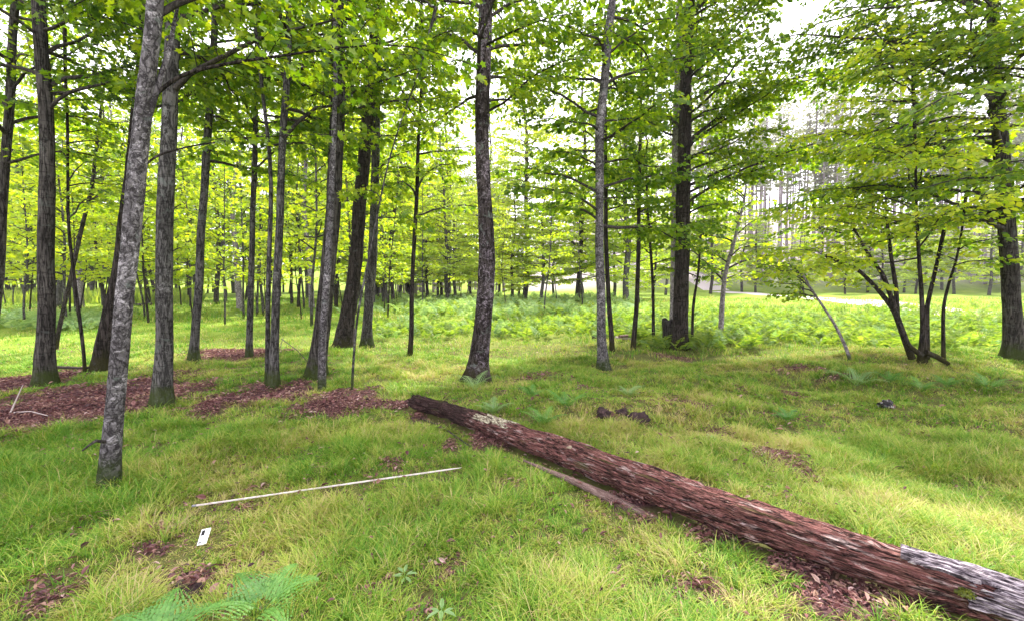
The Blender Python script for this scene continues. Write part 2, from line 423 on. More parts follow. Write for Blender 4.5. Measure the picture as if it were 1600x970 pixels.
def log_dist(x, y):
    """signed gap to the log's side in plan, metres"""
    q = LP[::16]; r = LR[::16]
    dd = np.full(np.shape(x), 9e9)
    for k in range(len(q)): dd = np.minimum(dd, np.hypot(x - q[k, 0], y - q[k, 1]) - r[k])
    return dd

POLE = (ground(301., 801.), ground(706., 745.))
CARD = ground(318., 846.)

# ------------------------------------------------------------------ grass (sedge) as one mass
def view_ok(x, y, lim=1.45): return (np.abs(x) < lim * y + 1.2) & (y > .9)
def make_blades(mb, n_t, y0, y1, per, spread, length, width, nseg=3):
    # tufts sampled evenly over the wedge of ground in front of the camera
    yy = np.sqrt(rng.random(n_t) * (y1 ** 2 - y0 ** 2) + y0 ** 2); xx = (rng.random(n_t) * 2 - 1) * (1.35 * yy + .8)
    lm = litter_mask(xx, yy); ld = log_dist(xx, yy) if y0 < 8 else np.full(n_t, 9.)
    keep = rng.random(n_t) < (1 - .93 * lm) * np.where(ld < .02, 0, 1)
    dens = fbm(xx / .8, yy / .8, 6)
    keep &= rng.random(n_t) < sstep(.18, .42, dens) * .6 + .4
    xx, yy, lm, ld, dens = xx[keep], yy[keep], lm[keep], ld[keep], dens[keep]
    n = len(xx)
    ta = fbm(xx / .7, yy / .7, 3) * 14 + rng.random(n) * 2.5          # combed direction
    tl = length * (.55 + .8 * sstep(.25, .75, fbm(xx / .45, yy / .45, 5))) * rng.uniform(.75, 1.2, n) * (1 - .4 * lm)
    tdry = sstep(.42, .72, fbm(xx / .8 + 9, yy / .8, 7)) * .40 - .09 + rng.normal(0, .2, n)
    tdry += .10 * sstep(-1.0, 3.0, xx) * sstep(9, 5, yy) - .1 * sstep(-1, -4, xx)
    x = np.repeat(xx, per); y = np.repeat(yy, per)
    N = len(x)
    ang = rng.random(N) * 2 * np.pi; rad = np.abs(rng.normal(0, spread, N))
    x = x + np.cos(ang) * rad; y = y + np.sin(ang) * rad
    az = np.where(rng.random(N) < .34, np.repeat(ta, per) + rng.normal(0, .7, N), ang)
    L = np.repeat(tl, per) * rng.uniform(.5, 1.2, N)
    # flattened near the pole and the card, short at the log's foot
    ax, ay = POLE[0][:2]; bx, by = POLE[1][:2]
    tt = np.clip(((x - ax) * (bx - ax) + (y - ay) * (by - ay)) / ((bx - ax) ** 2 + (by - ay) ** 2), 0, 1)
    dp = np.hypot(x - ax - tt * (bx - ax), y - ay - tt * (by - ay))
    L = np.where(dp < .22, L * .5, L)
    dc = np.hypot(x - CARD[0], y - CARD[1] + .08)
    L = np.where(dc < .24, L * .4, L)
    if y0 < 8:
        ldb = log_dist(x, y); ok = ldb > .03
        L = np.where(ldb < .25, L * .7, L)
    else: ok = np.ones(N, bool)
    ok &= np.hypot(x, y) > 1.0
    x, y, az, L = x[ok], y[ok], az[ok], L[ok]
    td = np.repeat(tdry, per)[ok]; N = len(x)
    z = terrain(x, y) - .01
    th0 = rng.uniform(.15, .75, N); th1 = th0 + rng.uniform(1.0, 2.2, N)
    W = width * rng.uniform(.6, 1.25, N)
    dx, dy = np.cos(az), np.sin(az)
    P = np.stack([x, y, z], -1); rows = []
    side = np.stack([-dy, dx, np.zeros(N)], -1)
    for k in range(nseg + 1):
        f = k / nseg
        ww = W * (1.0, .95, .7, 0)[k] if nseg == 3 else W * (1, .8, 0)[k]
        if k < nseg:
            rows.append(P - side * ww[:, None] / 2); rows.append(P + side * ww[:, None] / 2)
        else: rows.append(P.copy())
        th = th0 + (th1 - th0) * f
        st = L / nseg
        P = P + np.stack([dx * np.sin(th) * st, dy * np.sin(th) * st, np.cos(th) * st], -1)
    V = np.stack(rows, 1); kk = V.shape[1]; b = np.arange(N)[:, None] * kk
    val = np.clip(.71 - td + rng.normal(0, .2, N) - .55 * (rng.random(N) < .1), .0, 1.)
    q = np.concatenate([b + np.array([[2 * i, 2 * i + 1, 2 * i + 3, 2 * i + 2]]) for i in range(nseg - 1)])
    nv = V.reshape(-1, 3)
    base = mb.n
    mb.v.append(nv); mb.n += len(nv)
    mb.f.append((q + base, np.zeros(len(q), int), np.concatenate([val] * (nseg - 1)), True))
    tr = b + np.array([[2 * nseg - 2, 2 * nseg - 1, 2 * nseg]])
    mb.f.append((tr + base, np.zeros(N, int), val, True))
mb = MB()
make_blades(mb, 11500, 1.2, 5.0, 26, .028, .165, .0038)
make_blades(mb, 9000, 1.2, 5.0, 10, .05, .11, .0042)
make_blades(mb, 19000, 4.8, 10.5, 20, .045, .135, .0060)
make_blades(mb, 14000, 10, 22, 10, .12, .17, .013, 2)
make_blades(mb, 7000, 20, 48, 7, .30, .36, .034, 2)
make_blades(mb, 900, 2.4, 4.2, 9, .05, .20, .0036)
tag(mb.build('grass', [GRASS]), 'fine arching green and straw-tinted woodland sedge covering the forest floor', 'grass', kind='stuff')

# dead leaves
CURL = (OVAL[0] * np.array([.8, 1.1, 2.2]), OVAL[1])
mb = MB()
def scatter_litter(n, y0, y1, base, size, up=0.):
    yy = np.sqrt(rng.random(n) * (y1 ** 2 - y0 ** 2) + y0 ** 2); xx = (rng.random(n) * 2 - 1) * (1.3 * yy + .6)
    k = rng.random(n) < np.maximum(litter_mask(xx, yy), base)
    xx, yy = xx[k], yy[k]; n = len(xx)
    inm = litter_mask(xx, yy)
    P = np.stack([xx, yy, terrain(xx, yy) + rng.uniform(.005, .03, n) + .02 * inm + up * rng.random(n) * (1 - inm)], -1)
    a = rng.random(n) * 6.283
    D = np.stack([np.cos(a), np.sin(a), rng.normal(0, .35, n)], -1)
    Nn = np.stack([rng.normal(0, .45, n), rng.normal(0, .45, n), np.ones(n)], -1)
    leaves(mb, P, D, Nn, size * rng.lognormal(0, .38, n), CURL, 0, np.clip(rng.beta(1.6, 1.8, n), 0, 1))
scatter_litter(150000, 1.5, 6, .07, .026)
scatter_litter(120000, 1.5, 6, .0, .016)
scatter_litter(22000, 1.5, 7, .10, .030, .07)
scatter_litter(260000, 5.5, 14, .03, .036)
n = 9000                                                        # broken twigs among the leaves
yy = np.sqrt(rng.random(n) * (13 ** 2 - 2) + 2); xx = (rng.random(n) * 2 - 1) * 1.3 * yy
k = rng.random(n) < litter_mask(xx, yy) + .01; xx, yy = xx[k], yy[k]; n = len(xx)
P = np.stack([xx, yy, terrain(xx, yy) + rng.uniform(.02, .06, n)], -1); a = rng.random(n) * 6.283; l = rng.uniform(.04, .22, n)
Q = P + np.stack([np.cos(a) * l, np.sin(a) * l, rng.normal(0, .12, n) * l], -1)
segs(mb, P, Q, np.full(n, .0028), np.full(n, .0016))
tag(mb.build('leaf_litter', [LITTER]), 'reddish brown dead leaves lying in bare patches of the forest floor', 'dead leaves', kind='stuff')

# ------------------------------------------------------------------ ferns
def frond(mb, p0, az, L, arch0, arch1, mat=0, npin=16, wid=.30, curl=0., sub=True, val0=.5):
    n = 22
    s = np.linspace(0, 1, n); th = arch0 + (arch1 - arch0) * s
    st = L / (n - 1)
    hx = np.cumsum(np.sin(th)) * st; hz = np.cumsum(np.cos(th)) * st
    pts = np.stack([p0[0] + math.cos(az) * hx, p0[1] + math.sin(az) * hx, p0[2] + hz], -1)
    v, f, *_ = tube(pts, np.linspace(.0035, .001, n) * (L / .5), 4); mb.add(v, f, mat, .35, True)
    T = norm(np.gradient(pts, axis=0)); S = np.array([-math.sin(az), math.cos(az), 0.])
    for u in np.linspace(.22, .985, npin):
        i = u * (n - 1); k = int(i); fr = i - k; k2 = min(k + 1, n - 1)
        P = pts[k] * (1 - fr) + pts[k2] * fr; Tt = T[k]; Nn = np.cross(Tt, S)
        e = (u - .22) / .78
        l = wid * L * (1 - e) ** .75 * min(1, .55 + e * 4) + .008
        for sd_ in (-1, 1):
            D = norm(S * sd_ * .93 + Tt * .32 - Z3 * .12 + np.array([R.gauss(0, .05) for _ in range(3)]))
            if sub:
                m_ = max(4, int(l / (.034 * L / .5)))
                uu = np.linspace(.06, 1, m_)
                Pq = P + D * l * uu[:, None] - Z3 * (.10 * l * uu ** 2)[:, None]
                C = np.cross(Nn, D); sz = (.17 * l + .004) * (1.05 - .75 * uu) + .004
                for s2 in (-1, 1):
                    Dq = norm(np.repeat((C * s2 + D * .55)[None], m_, 0))
                    leaves(mb, Pq, Dq, np.repeat(Nn[None], m_, 0) + rng.normal(0, .1, (m_, 3)), sz, RHOMB, mat, np.clip(val0 + rng.normal(0, .1, m_), 0, 1))
            else:
                leaves(mb, P[None], D[None], Nn[None] + rng.normal(0, .15, (1, 3)), np.array([l]), RHOMB_THIN, mat, np.array([np.clip(val0 + R.gauss(0, .12), 0, 1)]))
RHOMB_THIN = (np.array([(0, 0, 0), (.08, .4, .02), (0, 1, -.05), (-.08, .4, .02)], float), [np.array([[0, 1, 2, 3]])])

def fern_plant(name, loc, label, specs, mat, group=None, sub=True, lift=0.):
    loc = np.array(loc, float)
    root = empty(name, loc, label, 'fern', group)
    for (az, L, a0, a1, wd) in specs:
        b = MB(); frond(b, np.array([0, 0, lift]), az, L, a0, a1, 0, 14, wd, sub=sub, val0=R.uniform(.35, .65))
        b.build('frond', [mat], root)
    return root

PINNA = (np.array([(0, 0, 0), (.15, .35, .03), (0, 1, -.12), (-.15, .35, .03)], float), [np.array([[0, 1, 2, 3]])])
# far fern and bracken cover as one mass: low-detail fronds over three stretches of ground
mb = MB()
def cover(n, xr, yr, L, mat, val, wid=.35):
    px = rng.uniform(*xr, n); py = yr[0] + (yr[1] - yr[0]) * rng.random(n) ** .8
    g = ground(px, py)
    pat = fbm(g[:, 0] / 3.0, g[:, 1] / 3.0, 2)
    k = rng.random(n) < (sstep(.3, .5, pat) * .9 + .1) * (1 - .92 * ((py - yr[0]) / (yr[1] - yr[0])) ** 1.6 * (.5 + fbm(g[:, 0] / 1.2, g[:, 1] / 1.2, 5)))
    g = g[k]; n = len(g)
    m_ = 13
    az = rng.random(n) * 6.283; LL = L * rng.uniform(.6, 1.25, n)
    a0 = rng.uniform(.1, .5, n); a1 = a0 + rng.uniform(.8, 1.5, n)
    P = g.copy(); S = np.stack([-np.sin(az), np.cos(az), np.zeros(n)], -1)
    for j in range(m_):
        e = j / (m_ - 1); th = a0 + (a1 - a0) * e
        T = np.stack([np.cos(az) * np.sin(th), np.sin(az) * np.sin(th), np.cos(th)], -1)
        P1 = P + T * (LL / m_)[:, None]
        if j == 0: segs(mb, P, P1 + T * (LL * .15)[:, None], np.full(n, .004), np.full(n, .003), mat); P1 = P1 + T * (LL * .15)[:, None]
        l = wid * LL * (1 - e) ** .8 + .03
        for s_ in (-1, 1):
            leaves(mb, P1, S * s_ + T * .4 + rng.normal(0, .1, (n, 3)), np.cross(T, S) + rng.normal(0, .3, (n, 3)), l, PINNA, mat, np.clip(val + rng.normal(0, .2, n), 0, 1))
        P = P1
cover(1900, (540, 1010), (463, 504), .8, 1, .62)
cover(900, (560, 1010), (466, 510), .7, 0, .55)
cover(1500, (570, 1020), (490, 534), .5, 0, .5)
cover(500, (570, 1020), (490, 532), .5, 1, .5)
cover(4200, (990, 1640), (482, 552), .5, 0, .5)
cover(500, (990, 1640), (490, 548), .5, 1, .5)
cover(700, (-60, 160), (486, 522), .5, 1, .6)
cover(500, (160, 560), (474, 500), .4, 0, .5)
tag(mb.build('bracken_cover', [COVER, FERN_PALE]), 'sunlit yellow-green bracken and fern cover spreading behind the trees', 'ferns', kind='stuff')

# sunlit tall grass far left
mb = MB()
n = 16000
yy = rng.uniform(34, 80, n); xx = rng.uniform(-1.5, -.72, n) * yy
P = np.stack([xx, yy, terrain(xx, yy)], -1)
D = np.stack([rng.normal(0, .3, n), rng.normal(0, .3, n), np.ones(n)], -1)
leaves(mb, P, D, np.stack([rng.normal(0, .3, n), -np.ones(n), np.zeros(n)], -1), rng.uniform(.5, 1.1, n), RHOMB_THIN, 0, np.clip(rng.normal(.75, .2, n), 0, 1))
tag(mb.build('meadow_grass', [COVER]), 'bright yellow-green tall meadow grass in the sunlit clearing at left', 'grass', kind='stuff')

# ------------------------------------------------------------------ trees
def grow(p0, az, el, L, droop, wob=.22, n=9, r_=None):
    pts = [np.array(p0, float)]; st = L / (n - 1)
    for k in range(n - 1):
        e = el + (droop - el) * (k / (n - 1)) ** .9
        az += R.gauss(0, wob)
        e2 = e + R.gauss(0, wob * .6)
        pts.append(pts[-1] + st * np.array([math.cos(az) * math.cos(e2), math.sin(az) * math.cos(e2), math.sin(e2)]))
    return np.array(pts)
def spray(mb, poly, r0, leaf, spacing, bs, tmpl, mt, ml, start=.18, maxl=1.1, lw=.5, twig=True, minfrac=.12, val=.5, clear=2.1, tilt=.8, rmin=.003, vsd=.2):
    """a branch: tube, side twigs in one flat layer and their leaves"""
    n = len(poly); seg = np.linalg.norm(np.diff(poly, axis=0), axis=1); s = np.concatenate([[0], np.cumsum(seg)]); L = s[-1]
    rr = r0 * (1 - .88 * (s / L)) + rmin * .5
    v, f, *_ = tube(poly, rr, 5); mb.add(v, f, mt, .5, True)
    sp = np.arange(start * L, L, bs); m = len(sp)
    if m == 0: return
    sp = np.clip(sp + rng.uniform(-.4, .4, m) * bs, 0, L * .995)
    P = np.stack([np.interp(sp, s, poly[:, k]) for k in range(3)], -1)
    Tg = norm(np.gradient(poly, axis=0)); T = norm(np.stack([np.interp(sp, s, Tg[:, k]) for k in range(3)], -1))
    S = norm(np.cross(T, Z3) + 1e-6)
    sg = np.where(np.arange(m) % 2 == 0, 1., -1.)[:, None]
    a = rng.uniform(.65, 1.15, m)[:, None]
    D = norm(T * np.cos(a) + S * sg * np.sin(a) + Z3 * rng.normal(.02, .14, m)[:, None])
    tt = sp / L
    l = np.minimum((lw * L * (1 - tt) ** .75 + minfrac) * rng.uniform(.55, 1.1, m), maxl)
    # the branch's own end
    P = np.concatenate([P, poly[-2:-1]]); D = np.concatenate([D, Tg[-1:]]); l = np.concatenate([l, [max(.25, seg[-1] * 1.2)]]); m += 1
    mid = P + D * (l * .5)[:, None] - Z3 * (.03 * l)[:, None]; end = P + D * l[:, None] - Z3 * (.14 * l)[:, None]
    if twig:
        rq = np.minimum(.0022 + .004 * l, r0 * .6)
        segs(mb, P, mid, rq, rq * .7, mt); segs(mb, mid, end, rq * .7, rq * .35, mt)
    cnt = np.maximum((l / spacing + rng.random(m)).astype(int), 1)
    ix = np.repeat(np.arange(m), cnt); u = rng.uniform(.12, 1.05, len(ix))
    sd_ = np.where(rng.random(len(ix)) < .5, 1., -1.)[:, None]
    Sd = norm(np.cross(D[ix], Z3) + 1e-6)
    off = np.abs(rng.normal(0, .16, len(ix))) * l[ix] * (1.1 - u)
    Q = P[ix] + D[ix] * (l[ix] * u)[:, None] - Z3 * (.14 * l[ix] * u ** 2)[:, None] + Sd * sd_ * off[:, None] + Z3 * rng.normal(-.01, .03, len(ix))[:, None]
    ok = np.linalg.norm(Q - CAM, axis=1) > clear
    Q = Q[ok]; ix = ix[ok]; sd_ = sd_[ok]; Sd = Sd[ok]; n2 = len(Q)
    b = rng.uniform(.2, 1.2, n2)[:, None]
    DL = D[ix] * np.cos(b) + Sd * sd_ * np.sin(b) - Z3 * rng.uniform(.1, .95, n2)[:, None]
    NL = Z3 + rng.normal(0, tilt, (n2, 3))
    leaves(mb, Q, DL, NL, leaf * rng.uniform(.42, 1.3, n2), tmpl, ml, np.clip(val + rng.normal(0, vsd, n2), 0, 1))

def trunk_mesh(mb, path, rad, sides, flare=1.6, seed=0, rough=.06, lobes=5, fl_h=.5):
    ph = seed * 1.7
    def rf(S, T, r):
        fl = np.exp(-np.maximum(S - .15, 0) / fl_h * 2.2)
        lob = .5 + .5 * np.cos(lobes * T + ph + .6 * np.sin(2 * T + ph))
        r = r * (1 + (flare - 1) * fl * (.45 + .75 * lob))
        k = (vnoise(S * 3.1 + ph, np.cos(T) * 1.6 + 5, 1) + vnoise(S * 3.1, np.sin(T) * 1.6 + 9 + ph, 2) - 1)
        k2 = (vnoise(S * 16 + ph, np.cos(T) * 4 + 5, 3) + vnoise(S * 16, np.sin(T) * 4 + 9 + ph, 4) - 1)
        return r * (1 + rough * k * 1.5 + rough * .6 * k2)
    v, f, *_ = tube(path, rad, sides, rfun=rf); mb.add(v, f, 0, .5, True)
def trunk_path(pts, Y=None, H=16., leanY=0., step=.12, wob=.02, topr=.03):
    pts = np.array(pts, float)
    b = ground(pts[0, 0], pts[0, 1]) if Y is None else None
    if b is None:
        b = at_depth(pts[0, 0], pts[0, 1], Y)
        b[2] = terrain(b[0], b[1])
    Y = b[1]; P = [b]; r = []
    for k, (px, py, wp) in enumerate(pts):
        if k: P.append(at_depth(px, py, Y))
        r.append(.465 * wp * Y / FPX / math.sqrt(1 + ((px - 800) / FPX) ** 2))
    P = np.array(P); r = np.array(r)
    P[:, 1] += leanY * (P[:, 2] - P[0, 2])
    top = P[-1]; dr = norm(P[-1] - P[-2]) if len(P) > 2 else Z3
    if top[2] < H:
        dr = norm(dr * .6 + Z3 * .4)
        P = np.concatenate([P, [top + dr * (H - top[2]) / dr[2]]]); r = np.concatenate([r, [topr]])
    z = np.arange(P[0, 2] - .15, P[-1, 2], step)
    X = np.interp(z, P[:, 2], P[:, 0]); Yv = np.interp(z, P[:, 2], P[:, 1]); rr = np.interp(z, P[:, 2], r)
    k = max(1, int(.45 / step)); ker = np.ones(2 * k + 1) / (2 * k + 1)
    def sm(q): return np.convolve(np.pad(q, k, mode='reflect', reflect_type='odd'), ker, 'valid')
    if len(z) > 2 * k + 2: X, Yv, rr = sm(X), sm(Yv), np.maximum(sm(rr), .008)
    sd_ = R.random() * 50
    X = X + wob * (vnoise(z * .9 + sd_, z * 0, 5) - .5) * 2 * sstep(0, 1, z - z[0]); Yv = Yv + wob * (vnoise(z * .9 + sd_ + 20, z * 0, 6) - .5) * 2
    return np.stack([X, Yv, z], -1), rr, b

def tree(name, label, pts, bk=None, H=17., zc=4.5, nb=26, L=(1.6, 3.2), leaf=None, spacing=.03, bs=.14, lm=None, Y=None, sides=14, flare=1.6,
         group=None, cat='tree', leanY=0., azc=None, azs=3.14, back=.65, el=(.15, .85), val=.58, ztop=None, rough=.05, topleaf=True, moss=None, mats=None, step=.1, droop=-.15, limbs=(), stems=()):
    path, rad, b = trunk_path(pts, Y, H, leanY, step=step)
    d = b[1]
    root = empty(name, b, label, cat, group)
    mb = MB(); trunk_mesh(mb, path, rad, sides, flare, R.random() * 9, rough)
    mb.build('trunk', [bk or BK_MID], root, origin=b)
    tm = MAPLE if d < 7.5 else (OVAL if d < 9 else RHOMB)
    leaf = leaf or (.10 if d < 9 else .115 if d < 14 else .15)
    c = MB()
    ztop = ztop or min(H, 2.6 + .75 * d + 1.0)
    for k in range(nb):
        f = (k + R.random()) / nb
        z = zc + (ztop - zc) * f
        if z > path[-1, 2]: break
        i = int(np.searchsorted(path[:, 2], z)); i = min(i, len(path) - 1)
        az = (azc + R.uniform(-azs, azs)) if azc is not None else k * 2.4 + R.gauss(0, .4)
        if azc is None and math.sin(az) < -.25 and R.random() < back: az = -az
        ll = R.uniform(*L) * (1 - .25 * f)
        e = R.uniform(*el)
        poly = grow(path[i], az, e, ll, droop + R.gauss(0, .12))
        spray(c, poly, min(.010 + .009 * ll, rad[i] * .6), leaf, spacing, bs, tm, 0, 1, val=val, maxl=.42 * ll + .25)
    if topleaf and H > ztop + 1:                       # the rest of the crown above the picture
        m_ = int(10 + (H - ztop) * 2.2)
        for k in range(m_):
            z = ztop + (H - ztop) * (k + .5) / m_
            i = min(int(np.searchsorted(path[:, 2], z)), len(path) - 1)
            ll = R.uniform(1.6, 3.4) * (1 - .6 * (z - ztop) / (H - ztop))
            poly = grow(path[i], k * 2.4 + R.random(), R.uniform(.3, .8), ll, .0)
            spray(c, poly, .03, .24, .11, .26, RHOMB, 0, 1, val=val)
    for (lp_, r_, kw) in limbs:
        lb = MB()
        q = np.array([at_depth(px, py, Yq) for px, py, Yq in lp_])
        s = np.linspace(0, 1, 26); sk = np.linspace(0, 1, len(q))
        q = np.stack([np.interp(s, sk, q[:, k]) for k in range(3)], -1)
        for _ in range(3): q[1:-1] = (q[:-2] + q[2:] + 2 * q[1:-1]) / 4
        kk = dict(start=.3, leaf=leaf, spacing=spacing, bs=.13, tmpl=tm, maxl=.7, val=val); kk.update(kw); lbk = kk.pop('bark', None) or bk or BK_MID
        lf = kk.pop('leaf'); spc = kk.pop('spacing'); bss = kk.pop('bs'); tp = kk.pop('tmpl')
        spray(lb, q, r_, lf, spc, bss, tp, 0, 1, **kk)
        lb.build('limb', [lbk, lm or LEAF], root, origin=b)
    for (sp_, dy) in stems:
        sb = MB()
        p2, r2, b2 = stem_path(sp_, d + dy, path)
        v, f, *_ = tube(p2, r2, 9); sb.add(v, f, 0, .5, True)
        if dy < -.12: sb.build('stem', [bk or BK_MID], root, origin=b); continue
        spray(c, p2, .004, leaf, spacing, bs, tm, 0, 1, start=.55, maxl=1.2, lw=.6, minfrac=.3, val=val)
        spray(c, grow(p2[-1], R.uniform(2, 4), .3, 1.6, -.1), .006, leaf, spacing, bs, tm, 0, 1, val=val)
        sb.build('stem', [bk or BK_MID], root, origin=b)
    if c.v: c.build('crown', [BK_TWIG, lm or LEAF], root, origin=b)
    return root
def stem_path(pts, Y, main):
    pts = np.array(pts, float)
    P = np.array([at_depth(px, py, Y) for px, py, _ in pts]); r = np.array([.5 * wp * Y / FPX for *_, wp in pts])
    s = np.linspace(0, 1, 34); sk = np.linspace(0, 1, len(P))
    Q = np.stack([np.interp(s, sk, P[:, k]) for k in range(3)], -1); rr = np.interp(s, sk, r)
    for _ in range(3): Q[1:-1] = (Q[:-2] + Q[2:] + 2 * Q[1:-1]) / 4
    return Q, rr, P[0]

G_NEAR = 'maples in front of the clearing'
# --- left group
tree('maple_tree', 'slim dark maple cut by the left picture edge, left of the straight furrowed trunk',
     [(-22, 585, 30), (-2, 420, 22), (8, 280, 19), (18, 120, 17), (27, 0, 15)], BK_FUR, H=15, zc=3.6, nb=20, group=G_NEAR, val=.55)
tree('maple_tree', 'straight furrowed grey-brown maple rising from the left end of the leaf litter',
     [(70, 604, 40), (72, 520, 34), (73, 400, 31), (76, 260, 28), (68, 80, 26), (62, 0, 25)], BK_FUR, H=18, zc=4.3, nb=26, group=G_NEAR, sides=18)
tree('maple_tree', 'nearest tree, pale grey lichen-spotted trunk leaning right in the grass',
     [(168, 764, 38), (172, 700, 35), (178, 640, 35), (190, 490, 34), (204, 370, 34), (216, 230, 33), (228, 120, 31), (243, 0, 28)], BK_GREY, H=13, zc=3.6, nb=12,
     L=(1.2, 2.2), leaf=.085, group=G_NEAR, sides=28, flare=1.45, step=.04, rough=.055, azc=1.2, azs=1.6,
     limbs=[([(222, 215, 3.5), (245, 140, 3.55), (262, 90, 3.62), (270, 50, 3.68), (280, 0, 3.75), (285, -60, 3.8)], .03, dict(start=.75)),
            ([(240, 150, 3.55), (280, 117, 3.6), (350, 100, 3.7), (450, 86, 3.85), (550, 72, 4.0), (640, 70, 4.1), (735, 100, 4.2)], .015, dict(bark=BK_DARK, start=.22, bs=.085, spacing=.045, maxl=.62, lw=.32, minfrac=.2)),
            ([(214, 268, 3.52), (245, 243, 3.8), (300, 228, 4.1), (400, 214, 4.5), (520, 210, 4.9)], .009, dict(bark=BK_DARK, start=.35, spacing=.05, maxl=.45, lw=.2))])
tree('maple_tree', 'dark mossy trunk half hidden behind the nearest pale lichen-spotted tree',
     [(158, 577, 40), (176, 480, 32), (190, 400, 27), (206, 280, 25), (222, 120, 24), (232, 0, 23)], BK_DARK, H=17, zc=4.8, nb=20, group=G_NEAR, flare=1.3)
tree('maple_tree', 'straight grey maple with a mossy foot, right of the lichen-spotted leaning tree',
     [(254, 634, 36), (256, 560, 31), (257, 480, 30), (259, 350, 30), (263, 200, 28), (269, 100, 26), (276, 0, 24)], BK_MID, H=18, zc=4.2, nb=22, group=G_NEAR, sides=20, step=.07, flare=1.5)
tree('maple_tree', 'slender knotty maple with a mossy foot at the back edge of the leaf litter',
     [(302, 566, 18), (306, 500, 15), (313, 420, 15), (320, 280, 14), (329, 150, 13), (334, 60, 12)], BK_MID, H=14, zc=4.0, nb=20, group=G_NEAR)
tree('maple_sapling', 'thin bare-stemmed sapling curving up right of the furrowed left maple',
     [(133, 582, 7), (122, 470, 7), (108, 350, 6), (106, 220, 5)], BK_DARK, H=6.5, zc=2.8, nb=14, L=(.7, 1.6), group='saplings', cat='sapling', sides=8, flare=1.1, val=.6)
tree('maple_sapling', 'sapling stem leaning right between the furrowed maple and the lichen-spotted tree',
     [(86, 545, 9), (105, 460, 8), (130, 350, 8), (146, 280, 7)], BK_DARK, H=7.5, zc=3.3, nb=12, L=(.7, 1.8), group='saplings', cat='sapling', sides=8, flare=1.1, val=.6)
tree('maple_tree', 'thin dark straight trunk left of the paired grey stems',
     [(390, 560, 12), (392, 470, 11), (394, 380, 10), (399, 220, 9), (402, 100, 8)], BK_MID, H=13, zc=4.2, nb=18, group=G_NEAR, sides=10)
tree('maple_tree', 'thin grey pole-like trunk, left one of a touching pair on the litter patch',
     [(418, 602, 9), (419, 500, 8), (421, 400, 8), (424, 250, 7), (408, 120, 6), (398, 30, 5)], BK_MID, H=11, zc=3.6, nb=14, L=(1., 2.), group=G_NEAR, sides=10, flare=1.2)
tree('maple_tree', 'slender grey trunk, right one of a touching pair on the litter patch',
     [(428, 604, 18), (430, 540, 15), (433, 440, 14), (440, 300, 13), (447, 150, 12), (452, 0, 11)], BK_MID, H=15, zc=3.9, nb=20, group=G_NEAR, sides=14)
tree('maple_tree', 'stout furrowed maple with a splayed dark foot left of the thick leaning trunk',
     [(493, 590, 34), (501, 530, 28), (512, 440, 26), (521, 320, 25), (528, 180, 25), (530, 80, 23), (529, 0, 22)], BK_FUR, H=18, zc=4.6, nb=22, group=G_NEAR, sides=20, flare=1.5, step=.07)
tree('maple_tree', 'thin pale grey trunk pressed against the stout furrowed maple',
     [(504, 612, 14), (503, 560, 13), (507, 480, 13), (513, 390, 12), (519, 280, 10), (522, 180, 8)], BK_GREY, H=9, zc=4.2, nb=8, L=(.8, 1.6), group=G_NEAR, sides=14, flare=1.2, back=1.)
tree('maple_tree', 'thick dark brown trunk leaning right behind the stout furrowed maple',
     [(535, 548, 36), (543, 500, 26), (553, 430, 23), (563, 320, 22), (573, 200, 21), (582, 100, 20), (592, 0, 19)], BK_DARK, H=19, zc=5., nb=24, group=G_NEAR, sides=18, flare=1.4)
tree('maple_tree', 'medium grey trunk just right of the thick leaning dark trunk',
     [(573, 542, 18), (577, 480, 16), (582, 400, 16), (586, 280, 14), (589, 150, 13)], BK_MID, H=16, zc=4.6, nb=20, group=G_NEAR)
tree('maple_sapling', 'wispy forked sapling bending right in front of the medium grey trunk',
     [(549, 611, 5), (556, 500, 4), (572, 430, 4), (590, 330, 3), (606, 250, 2.6), (640, 150, 2), (660, 100, 3)], BK_MID, H=6.0, zc=2.6, nb=13, L=(.6, 1.4), group='saplings', cat='sapling', sides=7, flare=1.1, topleaf=False)
tree('maple_sapling', 'thin straight dark sapling standing alone left of the central trunk',
     [(641, 556, 9), (644, 450, 7), (649, 340, 7), (654, 240, 6), (656, 190, 5)], BK_DARK, H=8.5, zc=3.2, nb=20, L=(1.0, 2.2), group='saplings', cat='sapling', sides=8, flare=1.2, leaf=.11)
# --- centre and right
tree('maple_tree', 'lone central maple with dark mottled bark and a mossy brown foot',
     [(745, 594, 36), (751, 540, 30), (758, 470, 28), (762, 390, 27), (758, 320, 24), (752, 240, 23), (755, 130, 24), (760, 0, 22)], BK_MOT, H=18, zc=4.9, nb=26, group=G_NEAR, sides=22, step=.06,
     limbs=[([(760, 175, 7.5), (790, 160, 7.2), (830, 120, 6.9), (880, 95, 6.6), (925, 90, 6.4)], .022, dict(bark=BK_DARK, start=.2, bs=.07, maxl=.8, spacing=.022)),
            ([(756, 60, 7.5), (725, 45, 7.1), (690, 52, 6.8), (650, 75, 6.6)], .018, dict(bark=BK_DARK, start=.25, bs=.07, maxl=.8, spacing=.025)),
            ([(760, 70, 7.5), (800, 50, 7.0), (850, 30, 6.6), (900, 20, 6.4)], .022, dict(bark=BK_DARK, start=.2, bs=.07, maxl=.8, spacing=.022))])
tree('maple_tree', 'pale grey slender trunk right of the central maple, foot in short grass',
     [(943, 577, 18), (940, 520, 15), (937, 440, 15), (937, 320, 14), (938, 200, 15), (946, 110, 14), (957, 0, 12)], BK_GREY, H=15, zc=2.9, nb=46, L=(1.6, 3.5), group=G_NEAR, val=.55, el=(.05, .7))
